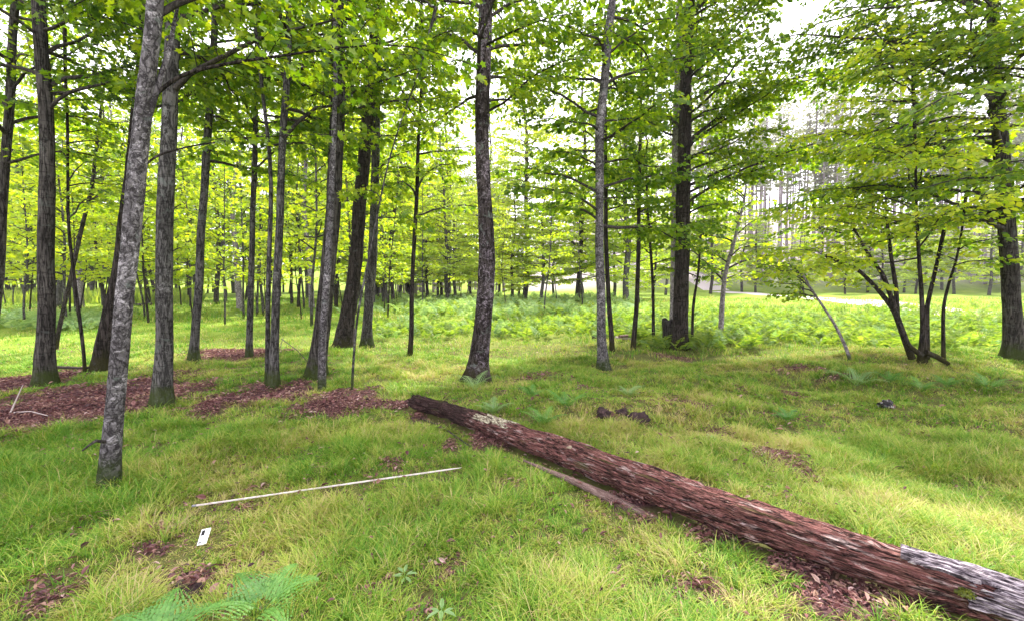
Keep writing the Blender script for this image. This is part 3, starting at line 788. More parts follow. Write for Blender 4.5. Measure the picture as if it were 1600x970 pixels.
tree('maple_tree', 'thin dark trunk close behind the pale grey slender trunk',
     [(957, 548, 9), (951, 470, 8), (947, 380, 7), (946, 260, 6)], BK_DARK, H=9, zc=3.5, nb=14, L=(1., 2.2), group=G_NEAR, sides=9, flare=1.2)
tree('maple_sapling', 'thin dark sapling midway between the pale slender trunk and the stump',
     [(989, 546, 9), (995, 470, 8), (998, 380, 7), (1000, 260, 6), (1001, 190, 5)], BK_DARK, H=8, zc=2.8, nb=20, L=(.9, 2.2), group='saplings', cat='sapling', sides=8, flare=1.2)
tree('maple_sapling', 'very thin sapling just left of the rotten stump',
     [(1021, 541, 6), (1021, 470, 5), (1019, 420, 5), (1012, 330, 4)], BK_DARK, H=5.2, zc=2.2, nb=13, L=(.7, 1.5), group='saplings', cat='sapling', sides=7, flare=1.2)
tree('maple_tree', 'stout dark maple rising beside the rotten stump',
     [(1062, 546, 30), (1063, 490, 26), (1066, 400, 25), (1069, 260, 23), (1072, 120, 20), (1078, 0, 17)], BK_DARK, H=18, zc=3.2, nb=56, L=(2.2, 4.8), group=G_NEAR, sides=16, flare=1.3, azc=.15, azs=1.7, val=.6, el=(.15, .8))
tree('maple_tree', 'pale trunk almost hidden directly behind the stout dark maple',
     [(1054, 520, 18), (1055, 430, 17), (1057, 250, 16), (1060, 120, 14)], BK_PALE, H=16, zc=4, nb=20, L=(1.6, 3.2), group=G_NEAR, Y=14.2, val=.6)
tree('young_tree', 'small pale-stemmed spreading tree at the edge of the sunlit clearing',
     [(1126, 521, 10), (1128, 470, 9), (1134, 420, 7), (1150, 370, 6)], BK_PALE, H=5.0, zc=1.6, nb=17, L=(1.4, 2.8), cat='tree', Y=14.5, lm=LEAF_LIGHT, spacing=.16, sides=9, flare=1.2, el=(.3, .9), topleaf=False, val=.6)
tree('maple_sapling', 'crooked little sapling between the stout dark maple and the spreading tree',
     [(1081, 536, 5), (1083, 470, 5), (1092, 430, 4), (1094, 395, 4)], BK_DARK, H=3.2, zc=1.6, nb=9, L=(.6, 1.3), group='saplings', cat='sapling', Y=12.5, sides=7, flare=1.1, topleaf=False)
tree('maple_sapling', 'thin grey sapling leaning left with few leaves before the road',
     [(1331, 562, 7), (1314, 523, 6), (1297, 488, 5), (1270, 460, 4)], BK_PALE, H=2.1, zc=1.3, nb=8, L=(.5, 1.3), group='saplings', cat='sapling', sides=8, flare=1.1, topleaf=False, leaf=.09, azc=2.6, azs=1.0)
# multi-stemmed tree on the right
tree('multi_stem_tree', 'clump of dark stems fanning out from one foot near the right edge',
     [(1441, 566, 18), (1441, 510, 10), (1440, 450, 8), (1436, 390, 7), (1432, 330, 5)], BK_DARK, H=6.0, zc=2.1, nb=26, L=(1.6, 3.2), sides=12, flare=1.3, val=.55, lm=LEAF_LIGHT, el=(-.05, .45), topleaf=False, leaf=.10,
     azc=2.9, azs=1.5, stems=[([(1425, 560, 10), (1412, 525, 9), (1398, 485, 8), (1370, 450, 6), (1340, 420, 5), (1290, 400, 5)], .0),
                    ([(1402, 495, 7), (1400, 450, 6), (1392, 400, 5), (1385, 340, 4)], .05),
                    ([(1449, 562, 7), (1448, 480, 6), (1462, 420, 5), (1475, 360, 5)], .1),
                    ([(1398, 480, 7), (1380, 430, 6), (1355, 395, 4), (1330, 350, 3)], -.1),
                    ([(1440, 555, 8), (1420, 540, 7), (1405, 505, 4)], -.2),
                    ([(1446, 550, 9), (1462, 556, 8), (1482, 568, 6)], -.15)])
tree('maple_sapling', 'curving thin stem just right of the dark multi-stemmed clump',
     [(1474, 562, 8), (1472, 500, 7), (1476, 460, 6), (1492, 425, 5), (1500, 380, 4)], BK_DARK, H=4.2, zc=1.9, nb=12, L=(.8, 1.8), group='saplings', cat='sapling', sides=8, flare=1.2, topleaf=False, leaf=.10)
tree('maple_tree', 'large furrowed maple at the right edge with long level leafy limbs',
     [(1588, 562, 48), (1584, 510, 36), (1577, 420, 34), (1566, 280, 31), (1556, 120, 26), (1549, 0, 21)], BK_FUR, H=18, zc=2.6, nb=44, L=(2.4, 5.2), group=G_NEAR, sides=18, flare=1.5, azc=2.95, azs=1.15, val=.6, el=(0, .6), leaf=.105, droop=-.15)
tree('maple_tree', 'maple standing at the right edge, mostly its leafy limbs reaching in',
     [(1720, 590, 40), (1715, 400, 32), (1705, 150, 26), (1700, 0, 22)], BK_FUR, H=15, zc=2.8, nb=18, L=(1.8, 3.4), group=G_NEAR, azc=2.6, azs=1.4)

# ------------------------------------------------------------------ background trees: a few kinds, copied
def proto(name, H, r, zc, nb, L, leaf, spacing, bs, lm, bk, el=(.15, .9), val=.55, shape=1.0, pine=False, curve=.5, tmpl=RHOMB):
    root = bpy.data.objects.new(name, None); COL.objects.link(root)
    z = np.arange(-.4, H, .35); s0 = R.random() * 30
    path = np.stack([curve * (vnoise(z * .22 + s0, z * 0, 1) - .5) * 2 * sstep(0, 3, z), curve * (vnoise(z * .22 + s0, z * 0 + 9, 2) - .5) * 2 * sstep(0, 3, z), z], -1)
    rad = r * (1 - .85 * np.clip(z / H, 0, 1) ** 1.1)
    mb = MB(); trunk_mesh(mb, path, rad, 9, 1.4, R.random() * 9, .05)
    mb.build('trunk', [bk], root)
    c = MB()
    for k in range(nb):
        f = (k + R.random()) / nb; zz = zc + (H * .98 - zc) * f
        i = min(int(np.searchsorted(z, zz)), len(z) - 1)
        ll = R.uniform(*L) * (1 - .72 * f ** (1.6 * shape))
        poly = grow(path[i], k * 2.4 + R.gauss(0, .4), R.uniform(*el) + .3 * f, ll, R.uniform(-.3, .1))
        spray(c, poly, min(.012 + .01 * ll, rad[i] * .6), leaf, spacing, bs, tmpl, 0, 1, val=val, vsd=.12, clear=0, maxl=.45 * ll + .3)
    c.build('crown', [BK_TWIG, lm], root)
    return root
def copy_tree(root):
    r = root.copy(); COL.objects.link(r)
    for ch in root.children:
        c = ch.copy(); COL.objects.link(c); c.parent = r
    return r
MAPLES = [proto('background_maple', 21, .17, 4.2, 52, (2.4, 4.6), .155, .034, .28, LEAF, BK_MID),
          proto('background_maple', 19, .14, 3.2, 50, (2.2, 4.2), .15, .034, .28, LEAF_LIGHT, BK_DARK),
          proto('background_maple', 23, .19, 5.5, 54, (2.6, 5.0), .16, .034, .28, LEAF, BK_FUR)]
POLES = [proto('slender_tree', 17, .085, 6.0, 30, (1.2, 2.6), .15, .04, .3, LEAF_LIGHT, BK_DARK),
         proto('slender_tree', 15, .07, 4.5, 28, (1.2, 2.4), .15, .04, .3, LEAF, BK_MID)]
PALES = [proto('pale_trunked_tree', 21, .20, 6.5, 46, (2.2, 4.4), .16, .036, .3, LEAF_LIGHT, BK_PALE)]
SAPS = [proto('understory_sapling', 6.5, .035, 1.3, 30, (1.0, 2.1), .135, .05, .2, LEAF_LIGHT, BK_DARK, val=.62, el=(.1, .7)),
        proto('understory_sapling', 8.5, .045, 1.6, 36, (1.2, 2.5), .14, .05, .2, LEAF_LIGHT, BK_MID, val=.6, el=(.1, .7))]
BROADS = [proto('broad_clearing_tree', 14, .20, 1.4, 60, (2.8, 5.4), .20, .04, .3, LEAF_PALE, BK_DARK, val=.6, el=(-.1, .5)),
          proto('broad_clearing_tree', 17, .22, 2.2, 64, (3.0, 5.6), .20, .04, .3, LEAF_PALE, BK_MID, val=.5, el=(-.1, .5))]
TALLS = [proto('tall_clearing_tree', 25, .27, 2.6, 84, (3.4, 6.6), .22, .042, .3, LEAF_PALE, BK_DARK, val=.55, el=(.1, .8)),
         proto('tall_clearing_tree', 27, .30, 3.4, 84, (3.4, 6.8), .22, .042, .3, LEAF_LIGHT, BK_MID, val=.5, el=(.1, .8))]
PINES = [proto('pine_tree', 29, .22, 15, 40, (1.4, 3.2), .42, .16, .4, NEEDLE_HAZED, BK_PINE_HAZED, el=(-.1, .3), val=.5, curve=.1),
         proto('pine_tree', 26, .19, 13, 38, (1.4, 3.0), .42, .16, .4, NEEDLE_HAZED, BK_PINE_HAZED, el=(-.1, .3), val=.5, curve=.1)]
used = set()
KEEP = {}
def plant(kind, px, d, label, group, cat='tree', s=1.0, sz=None):
    src = R.choice(kind)
    o = src if src.name not in used else copy_tree(src)
    used.add(src.name); 
    x = (px - 800) / FPX * d
    o.location = (x, d, float(terrain(x, d)))
    o.rotation_euler = (R.gauss(0, .018), R.gauss(0, .035 if kind is POLES or kind is SAPS else .02), R.random() * 6.28)
    o.scale = (s, s, sz or s * R.uniform(.92, 1.1))
    return tag(o, label, cat, group)
GL = 'trees in the left wood'
plant(PALES, 374, 29, 'pale violet-grey trunk seen between the slender knotty maple and the thin dark trunk', GL)
plant(PALES, 487, 31, 'stout pale violet trunk left of the stout furrowed maple', GL)
plant(PALES, 205, 33, 'pale trunk showing just right of the lichen-spotted leaning tree', GL)
plant(PALES, 126, 30, 'pale grey trunk behind the crossing sapling stems at left', GL)
plant(PALES, 650, 62, 'whitish trunk at the back of the fern clearing, right of the lone thin sapling', GL, s=1.0)
for px, d in [(92, 28), (232, 34), (242, 41), (295, 37), (338, 33), (352, 39), (456, 35), (466, 33), (525, 33), (561, 36), (614, 33), (40, 42), (-60, 30), (-140, 38), (20, 60), (160, 46), (420, 46)]:
    plant(MAPLES, px, d, 'grey-trunked background tree standing in the left wood before the bright meadow', GL, s=R.uniform(.8, 1.05))
for k in range(22):
    plant(POLES, R.uniform(-120, 600), R.uniform(22, 44), 'thin dark pole-like tree standing among the trees of the left wood', 'slender trees in the left wood', s=R.uniform(.8, 1.1))
for px, d in [(-90, 17), (-20, 20), (45, 22), (120, 18), (160, 24), (225, 21), (300, 23), (350, 19), (415, 24), (470, 21), (535, 25), (600, 24), (660, 30), (700, 36), (620, 38), (560, 40), (270, 36), (100, 36), (20, 34), (400, 38),
              (790, 30), (850, 24), (870, 36), (910, 30), (820, 40), (1000, 28), (720, 50)]:
    plant(SAPS, px, d, 'leafy light green understory sapling growing below the tall trees of the wood', 'understory saplings', 'sapling', s=R.uniform(.8, 1.2))
for k in range(46):
    d = R.uniform(44, 90); plant(MAPLES, R.uniform(-300, 700), d, 'far leafy tree closing off the back of the left wood', 'far trees of the left wood', s=R.uniform(.8, 1.15))
for k in range(26):
    plant(BROADS if k % 2 else TALLS, R.uniform(-260, 600), R.uniform(52, 82), 'leafy crown closing the gap at the back of the left wood', 'leafy wall behind the left wood', s=R.uniform(.75, 1.05))
for k in range(26):
    plant(SAPS, R.uniform(-150, 640), R.uniform(16, 34), 'leafy light green understory sapling growing below the tall trees of the wood', 'understory saplings', 'sapling', s=R.uniform(.85, 1.35))
for k in range(20):
    plant(BROADS, 1000 + 40 * k + R.uniform(-15, 15), R.uniform(70, 84), 'leafy yellow-green tree at the foot of the pine slope beyond the road', 'leafy trees under the pines', s=R.uniform(.8, 1.1))
for k in range(95):
    plant(PINES if k % 4 else POLES, R.uniform(560, 790), R.uniform(66, 100), 'dark thin trunk in the dense stand behind the fern clearing', 'trunks of the far stand', s=R.uniform(.7, .95))
for px, d in [(600, 55), (640, 66), (690, 58), (735, 64), (560, 60), (770, 60), (585, 42), (625, 46), (668, 50), (712, 46), (752, 50), (700, 38), (600, 34)]:
    plant(BROADS, px, d, 'pale green spreading tree in front of the far dense stand', 'pale trees behind the ferns', s=R.uniform(.8, 1.1))
for px, d, s_ in [(820, 43, 1.), (902, 40, .95), (978, 37, .9), (700, 54, 1.), (640, 56, 1.05), (575, 50, 1.), (758, 60, 1.), (1110, 62, .8)]:
    plant(TALLS, px, d, 'tall broad-crowned tree rising at the back of the fern clearing', 'tall trees behind the ferns', s=s_)
for px, d, s_ in [(811, 47, .7), (911, 45, .9), (865, 52, .7), (780, 56, .9), (845, 36, .7), (800, 40, .8), (935, 40, .8), (960, 50, .9), (1020, 46, .8)]:
    plant(BROADS, px, d, 'dark-trunked leafy tree at the back of the ferns right of the central maple', 'trees behind the ferns', s=s_)
for px, d, s_ in [(1040, 60, .85), (1130, 64, .7), (1180, 70, .9), (1250, 66, .75), (1320, 62, .7), (1375, 68, .9), (1430, 62, .75), (1490, 64, .85), (1545, 56, .8), (1690, 50, 1.), (1780, 54, 1.)]:
    plant(BROADS, px, d, 'bright yellow-green tree beyond the gravel road below the pine slope', 'trees beyond the road', s=s_)
for k in range(130):
    d = R.uniform(78, 138); plant(PINES, R.uniform(960, 1800), d, 'tall bare-trunked pine on the pale slope beyond the road', 'pines on the far slope', s=R.uniform(.85, 1.15))

for k in range(60):
    d = R.uniform(82, 104); plant(PINES, R.uniform(1060, 1640), d, 'very tall pine topping the pale slope beyond the road', 'tallest pines on the far slope', s=R.uniform(1.25, 1.6))
for k in range(22):
    plant(BROADS if k % 3 else TALLS, R.uniform(-260, 640), R.uniform(46, 70), 'leafy crown closing the gap at the back of the left wood', 'leafy wall behind the left wood', s=R.uniform(.75, 1.05))

# ------------------------------------------------------------------ fallen log
def logr(S, T, r):
    T = (T + np.pi) % (2 * np.pi) - np.pi                      # seam along the underside
    u = T / np.pi
    k = vnoise(S * 1.7, u * 2.6 + 4, 1) + vnoise(S * 4.5, u * 5 + 8, 2) - 1
    w = T * 1 + .12 * (vnoise(S * 3, u * 4, 5) - .5)
    rid = np.abs(vnoise(S * 1.3 + 5, w * 7, 3) - .5) * 2        # long checks and ridges
    rid2 = np.abs(vnoise(S * 4.0 + 9, w * 15, 4) - .5) * 2
    rid3 = vnoise(S * 14.0, w * 28, 6) - .5
    chunk = sstep(.56, .66, vnoise(S * 2.3 + 7, u * 5, 7)) * sstep(.2, .5, vnoise(S * 9, u * 11, 2))
    far = sstep(2.1, .3, S)
    lumps = far * (.55 * (vnoise(S * 5, u * 3 + 2, 5) - .5) + .35 * (vnoise(S * 13, u * 8 + 2, 1) - .5))
    return r * (1.04 + .15 * k - .12 * (1 - sstep(0, .16, rid)) - .05 * (1 - sstep(0, .3, rid2)) + .05 * rid3 - .13 * chunk + lumps)
mb = MB()
v, f, SS, TH, RR = tube(LP, LR, 144, rfun=logr)
# broken hollow far end
jag = (vnoise(TH * 3, TH * 0, 2) - .5) * .14
v[:144] += (LP[0] - LP[6])[None] / np.linalg.norm(LP[0] - LP[6]) * (jag[:144, None])
mb.add(v, f, 0, .5, True)
inn = LP[0] + (v[:144] - LP[0]) * .62 - norm(LP[0] - LP[8]) * .16
mb.add(np.concatenate([v[:144], inn]), [[i, 144 + i, 144 + (i + 1) % 144, (i + 1) % 144] for i in range(144)], 0, .2)
mb.add(inn, [list(range(144))], 0, .1)
mb.add(v[-144:], [list(range(144))], 0, .4)
lc = np.stack([SS, TH, RR], -1)
n_extra = mb.n - len(v)
ext = np.concatenate([np.concatenate([lc[:144], lc[:144]]), lc[:144], lc[-144:]])
lcv = np.concatenate([lc, ext])
lcc = np.stack([lcv[:, 0], ((lcv[:, 1] + np.pi) % (2 * np.pi) - np.pi) * .15, lcv[:, 2]], -1)
m, t, out = newmat('rotten_wood')
co = attr(t, 'lc', 'Vector')
wob = noise(t, mapping(t, co, (3, 12, 0)), 1., 3)
cw_ = N_(t, 'ShaderNodeCombineXYZ'); t.links.new(math_(t, 'MULTIPLY', math_(t, 'SUBTRACT', wob, .5), .05), cw_.inputs[1])
ca = N_(t, 'ShaderNodeVectorMath', operation='ADD'); t.links.new(co, ca.inputs[0]); t.links.new(cw_.outputs[0], ca.inputs[1]); cv = ca.outputs[0]
st1 = noise(t, mapping(t, cv, (8, 75, 8)), 1., 6, .7)
st2 = noise(t, mapping(t, cv, (32, 230, 20)), 1., 4, .7)
pat = noise(t, mapping(t, cv, (5, 16, 6)), 1., 6, .68, .6)
crk = math_(t, 'ABSOLUTE', math_(t, 'SUBTRACT', noise(t, mapping(t, cv, (3.2, 28, 0)), 1., 5, .6, .3), .5))
crk = mrange(t, crk, .0, .042)
crk2 = math_(t, 'ABSOLUTE', math_(t, 'SUBTRACT', noise(t, mapping(t, cv, (10, 64, 0)), 1., 4, .6, .3), .5))
crk = math_(t, 'MULTIPLY', crk, mrange(t, crk2, .0, .04, .5, 1.))
stv = math_(t, 'ADD', math_(t, 'MULTIPLY', st1, .6), math_(t, 'MULTIPLY', st2, .4))
hh = math_(t, 'MULTIPLY', stv, crk)
wood_d = ramp(t, [(.30, (.026, .011, .010)), (.5, (.095, .045, .036)), (.66, (.22, .125, .10))], stv).outputs[0]
wood_r = ramp(t, [(.30, (.04, .017, .018)), (.48, (.17, .068, .062)), (.58, (.31, .15, .135)), (.7, (.50, .38, .36))], stv).outputs[0]
wood_p = ramp(t, [(.30, (.10, .06, .056)), (.46, (.36, .25, .235)), (.62, (.62, .52, .50))], stv).outputs[0]
c = mixc(t, mrange(t, pat, .38, .47), wood_d, wood_r)
c = mixc(t, mrange(t, pat, .54, .63, 0, .9), c, wood_p)
sx = N_(t, 'ShaderNodeSeparateXYZ'); t.links.new(co, sx.inputs[0])
rot = ramp(t, [(.34, (.012, .008, .008)), (.52, (.05, .03, .028)), (.7, (.17, .11, .105))], stv).outputs[0]
c = mixc(t, math_(t, 'MULTIPLY', mrange(t, math_(t, 'ADD', sx.outputs[0], math_(t, 'MULTIPLY', pat, 1.6)), 2.35, 1.75), .9), c, rot)
c = mixc(t, math_(t, 'SUBTRACT', 1., crk), c, (.010, .006, .006))
c = mixc(t, math_(t, 'MULTIPLY', mrange(t, noise(t, mapping(t, co, (3, 14, 3)), 1., 5), .60, .68), .6), c, (.07, .08, .018))
b = N_(t, 'ShaderNodeBump'); b.inputs['Strength'].default_value = 1.; b.inputs['Distance'].default_value = .03; t.links.new(hh, b.inputs['Height'])
p = N_(t, 'ShaderNodeBsdfPrincipled'); p.inputs['Roughness'].default_value = .9; p.inputs['Specular IOR Level'].default_value = .12
t.links.new(c, p.inputs['Base Color']); t.links.new(b.outputs[0], p.inputs['Normal']); t.links.new(p.outputs[0], out.inputs[0])
WOOD = m
lo = LP[165].copy(); lo[2] = float(terrain(lo[0], lo[1]))
log_root = empty('fallen_log', lo, 'long rotting reddish brown log lying across the grass to the lower right corner', 'log')
log_wood = mb.build('wood', [WOOD], log_root, origin=lo, vattr={'lc': lcc})
# remaining grey ridged bark on the near end
def shell(s0, s1, up_c, up_w, lift, thick, mat, name, holes=2.2, res=150, extra=None):
    idx = np.where((lsf >= s0) & (lsf <= s1))[0]
    if len(idx) < 4: return
    T = norm(np.gradient(LP, axis=0)); A = norm(Z3[None] - T * (T @ Z3)[:, None]); B = np.cross(T, A)
    ths = np.linspace(up_c - up_w, up_c + up_w, res)
    S_, TT = np.meshgrid(lsf[idx], ths, indexing='ij')
    r = logr(S_, TT, np.repeat(LR[idx][:, None], res, 1)) * .35 + LR[idx][:, None] * .66
    edge = np.minimum(np.minimum((S_ - s0) / .25, (s1 - S_) / .25), (up_w - np.abs(TT - up_c)) / .35)
    hole = vnoise(S_ * 5, TT * 3, 5) * .5 + vnoise(S_ * 14, TT * 8, 6) * .3 + vnoise(S_ * 34, TT * 22, 2) * .2
    rid = sstep(0, .5, np.abs(vnoise(S_ * 9, TT * 15 + S_ * 1.5, 7) - .5) * 2)
    rr = r + lift + thick * (.3 + .9 * rid)
    if extra is not None: rr = rr + extra(S_, TT)
    ok = (np.minimum(edge * .8, 1.) + (hole - .5) * holes) > .12
    rr = np.where(ok, rr, rr - lift - thick * 1.2)
    vv = LP[idx][:, None] + rr[..., None] * (np.cos(TT)[..., None] * A[idx][:, None] + np.sin(TT)[..., None] * B[idx][:, None])
    q = ok[:-1, :-1] | ok[1:, :-1] | ok[:-1, 1:] | ok[1:, 1:]
    i, j = np.where(q); a = i * res + j
    bb = MB(); bb.add(vv.reshape(-1, 3), np.stack([a, a + 1, a + res + 1, a + res], -1), 0, .5, True)
    return bb.build(name, [mat], log_wood, origin=lo, vattr={'lc': np.stack([S_.ravel(), TT.ravel() * .15, rr.ravel() * 0], -1)})
def simple(name, stops, scale, rough=.9, bump=.4, stretch=None, det=6):
    m, t, out = newmat(name)
    co = attr(t, 'lc', 'Vector') if stretch else N_(t, 'ShaderNodeTexCoord').outputs['Object']
    vec = mapping(t, co, stretch) if stretch else co
    nz = noise(t, vec, scale, det, .7, .3)
    c = ramp(t, stops, nz).outputs[0]
    b = N_(t, 'ShaderNodeBump'); b.inputs['Strength'].default_value = bump; b.inputs['Distance'].default_value = .01; t.links.new(nz, b.inputs['Height'])
    p = N_(t, 'ShaderNodeBsdfPrincipled'); p.inputs['Roughness'].default_value = rough; p.inputs['Specular IOR Level'].default_value = .2
    t.links.new(c, p.inputs['Base Color']); t.links.new(b.outputs[0], p.inputs['Normal']); t.links.new(p.outputs[0], out.inputs[0])
    return m
OLDBARK = simple('weathered_log_bark', [(.42, (.02, .016, .02)), (.50, (.13, .105, .125)), (.57, (.32, .28, .31)), (.70, (.56, .52, .55))], 1.0, stretch=(14, 110, 0), bump=.9)
LICH = simple('pale_lichen', [(.38, (.05, .035, .03)), (.48, (.22, .18, .13)), (.57, (.42, .40, .29)), (.70, (.62, .60, .50))], 1., stretch=(26, 60, 60), bump=1.)
MOSS = simple('green_moss', [(.3, (.03, .045, .008)), (.6, (.08, .11, .015)), (.8, (.14, .17, .03))], 60., bump=1.)
def s_at(px):
    q = np.array([float(800 + FPX * p[0] / (p[1] * CP + (1.65 - p[2]) * SP)) for p in LP]); return float(np.interp(px, q, lsf))
o = shell(s_at(1405), ls[-1] - .02, -.45, 1.15, .006, .014, OLDBARK, 'bark'); 
if o: o['label'] = 'grey-white ridged bark still clinging to the near end'
o = shell(s_at(1500), ls[-1] - .02, .75, .95, .005, .014, OLDBARK, 'bark')
o = shell(s_at(748), s_at(806), .15, .85, .002, .006, LICH, 'lichen_patch', holes=4.6)
if o: o['label'] = 'pale cream lichen patch'
def tuft(mbx, c, n, rad_, h, val=.5):
    a = rng.random(n) * 6.283; rr = np.sqrt(rng.random(n)) * rad_
    P = np.stack([c[0] + np.cos(a) * rr, c[1] + np.sin(a) * rr, np.full(n, c[2])], -1) - Z3 * (rr ** 2 / rad_ * .5)[:, None]
    D = np.stack([rng.normal(0, .5, n), rng.normal(0, .5, n), np.ones(n)], -1)
    leaves(mbx, P, D, rng.normal(0, 1, (n, 3)), h * rng.uniform(.5, 1.2, n), RHOMB, 0, np.clip(rng.normal(val, .2, n), 0, 1))
k = int(np.argmin(abs(lsf - s_at(1497)))); T_ = norm(LP[k + 1] - LP[k]); side_ = np.cross(T_, Z3); side_ = side_ if side_[1] < 0 else -side_
mb = MB(); tuft(mb, LP[k] + Z3 * LR[k] * .45 + side_ * LR[k] * .88, 420, .04, .014)
MOSSLEAF = leaf_mat('moss_leaf', [(0., (.05, .07, .01)), (1., (.15, .17, .03))], trans=.2)
mb.build('moss', [MOSSLEAF], log_wood, origin=lo)
k = int(np.argmin(abs(lsf - s_at(897))))
mb = MB()
for q in range(1):
    cpt = LP[k + q * 2] + Z3 * LR[k] * (.75 - .32 * q) + side_ * LR[k] * (.68 + .16 * q)
    n = 14; a = np.linspace(0, 2 * np.pi, n, endpoint=False)
    ring = cpt + np.stack([np.cos(a) * .035, np.sin(a) * .022, np.sin(a * 2) * .006], -1)
    mb.add(np.concatenate([ring, ring * 1 + np.array([0, 0, .014]) - (ring - cpt) * .3]), [[i, (i + 1) % n, n + (i + 1) % n, n + i] for i in range(n)], 0, .5, True)
    mb.add(ring + np.array([0, 0, .014]) - (ring - cpt) * .3, [list(range(n))], 0, .5); mb.add(ring, [list(range(n))[::-1]], 0, .5)
mb.build('bracket_fungus', [LICH], log_wood, origin=lo)

# ------------------------------------------------------------------ fallen branch beside the log, sticks
def stick(name, px_pts, r0, r1, label, mat, lift=.03, sides=10, cat='branch', group=None, twigs=()):
    P = np.array([ground(float(a), float(b)) for a, b in px_pts])
    P[:, 2] += lift if np.ndim(lift) == 0 else np.array(lift)
    n = 40; s = np.linspace(0, 1, n); sk = np.linspace(0, 1, len(P))
    Q = np.stack([np.interp(s, sk, P[:, k]) for k in range(3)], -1)
    for _ in range(4): Q[1:-1] = (Q[:-2] + Q[2:] + 2 * Q[1:-1]) / 4
    def rf(S, T, r): return r * (1 + .22 * (vnoise(S * 14, T * 1.2, 2) - .5) + .12 * (vnoise(S * 40, T * 3, 3) - .5))
    o_ = P.mean(0); o_[2] = float(terrain(o_[0], o_[1]))
    v, f, SS_, TH_, _r = tube(Q, np.linspace(r0, r1, n), sides, rfun=rf)
    mb = MB(); mb.add(v, f, 0, .5, True); caps(mb, v, sides)
    lc_ = np.stack([SS_, np.cos(TH_), np.sin(TH_)], -1); lc_ = np.concatenate([lc_, lc_[:sides], lc_[-sides:]])
    ob = mb.build(name, [mat], None, origin=o_, vattr={'lc': lc_})
    tag(ob, label, cat, group)
    return ob
GREYWOOD = simple('grey_dead_wood', [(.38, (.025, .015, .014)), (.5, (.13, .075, .065)), (.62, (.33, .25, .23))], 2.4, stretch=(6, 9, 9), bump=.8)
PALEWOOD = simple('bleached_stick', [(.35, (.20, .15, .14)), (.6, (.42, .36, .34))], 3., stretch=(3, 9, 9))
DARKWOOD = simple('dark_dead_wood', [(.35, (.018, .014, .013)), (.6, (.06, .045, .042)), (.8, (.12, .10, .095))], 3., stretch=(3, 9, 9), bump=.8)
stick('fallen_branch', [(818, 730), (850, 746), (900, 764), (955, 784), (1040, 812)], .008, .046, 'grey dead branch with a pointed tip lying beside the log', GREYWOOD, lift=[.07, .08, .06, .03, -.06], sides=16)
stick('stick', [(15, 652), (24, 640), (37, 622)], .012, .006, 'bleached short stick propped on the reddish leaf litter at left', PALEWOOD, lift=[.03, .10, .2])
stick('stick', [(22, 650), (48, 648), (75, 655)], .010, .006, 'bleached thin stick lying flat on the leaf litter at left', PALEWOOD, lift=.05)
stick('fallen_branch', [(235, 477), (222, 479), (205, 478)], .12, .09, 'dark far log lying between the pale leaning tree and the straight grey maple', DARKWOOD, lift=.12)
stick('fallen_branch', [(440, 545), (465, 558), (482, 570)], .010, .006, 'thin dark dead branch lying left of the stout furrowed maple', DARKWOOD, lift=[.30, .16, .05])
stick('fallen_branch', [(433, 560), (444, 525), (452, 495)], .008, .004, 'upright dead twig beside the touching pair of grey trunks', DARKWOOD, lift=[.0, .05, .1])
stick('fallen_branch', [(925, 529), (935, 530), (950, 532)], .05, .04, 'short dark log lying left of the brush behind the pale slender trunk', DARKWOOD, lift=.06)
for q, (a, b_, c_, d_) in enumerate([(962, 531, 985, 533), (985, 529, 1003, 535), (1002, 531, 1022, 534), (968, 534, 995, 531)]):
    stick('brush_stick', [(a, b_), ((a + c_) / 2, (b_ + d_) / 2), (c_, d_)], .05, .035, 'pale dead stick in the low brush pile by the thin saplings', PALEWOOD if q % 2 == 0 else GREYWOOD, lift=.08 + .03 * q, cat='stick', group='brush pile sticks')
stick('fallen_branch', [(90, 577), (130, 579), (175, 572)], .03, .02, 'dark fallen branch lying on the litter behind the pale leaning tree', DARKWOOD, lift=.05)
stick('fallen_branch', [(655, 655), (690, 668), (735, 700)], .012, .006, 'short brown twig lying under the broken end of the log', DARKWOOD, lift=.02)

# stub on the near tree
b0 = at_depth(153, 690, 3.95)
stub = np.array([at_depth(164, 690, 3.42), at_depth(150, 688, 3.36), at_depth(138, 696, 3.3), at_depth(128, 704, 3.28)])
v, f, *_ = tube(stub, [.014, .012, .009, .006], 8); mb = MB(); mb.add(v, f, 0, .5, True); caps(mb, v, 8)
near = [o for o in bpy.data.objects if o.get('label', '').startswith('nearest tree')][0]
mb.build('broken_stub', [BK_TWIG], [c for c in near.children if c.name.startswith('trunk')][0], origin=near.location)

# ------------------------------------------------------------------ rotten stump
sb = ground(1046., 541.); sH, sr = .80, .19
n = 26; z = np.linspace(-.1, sH, n)
path = np.stack([sb[0] - .02 * z, np.full(n, sb[1]) + 0 * z, sb[2] + z], -1)
def srf(S, T, r): return r * (1 + .3 * np.exp(-S * 5) + .16 * (vnoise(S * 3, T * 1.3, 2) - .5) + .18 * (np.abs(vnoise(S * 1.2, T * 4, 3) - .5)))
v, f, *_ = tube(path, np.full(n, sr), 32, rfun=srf)
v[-32:, 2] += (vnoise(np.linspace(0, 9, 32), np.zeros(32), 4) - .5) * .22
root = empty('tree_stump', sb, 'rotten broken-topped stump touching the foot of the stout dark maple', 'stump')
mb = MB(); mb.add(v, f, 0, .5, True)
inn = v[-32:].copy(); cc = inn.mean(0); inn = cc + (inn - cc) * .6 - Z3 * .12
mb.add(np.concatenate([v[-32:], inn]), [[i, (i + 1) % 32, 32 + (i + 1) % 32, 32 + i] for i in range(32)], 0, .5)
mb.add(inn, [list(range(32))], 0, .3)
mb.build('trunk_shell', [BK_FUR], root, origin=sb)
mb = MB()
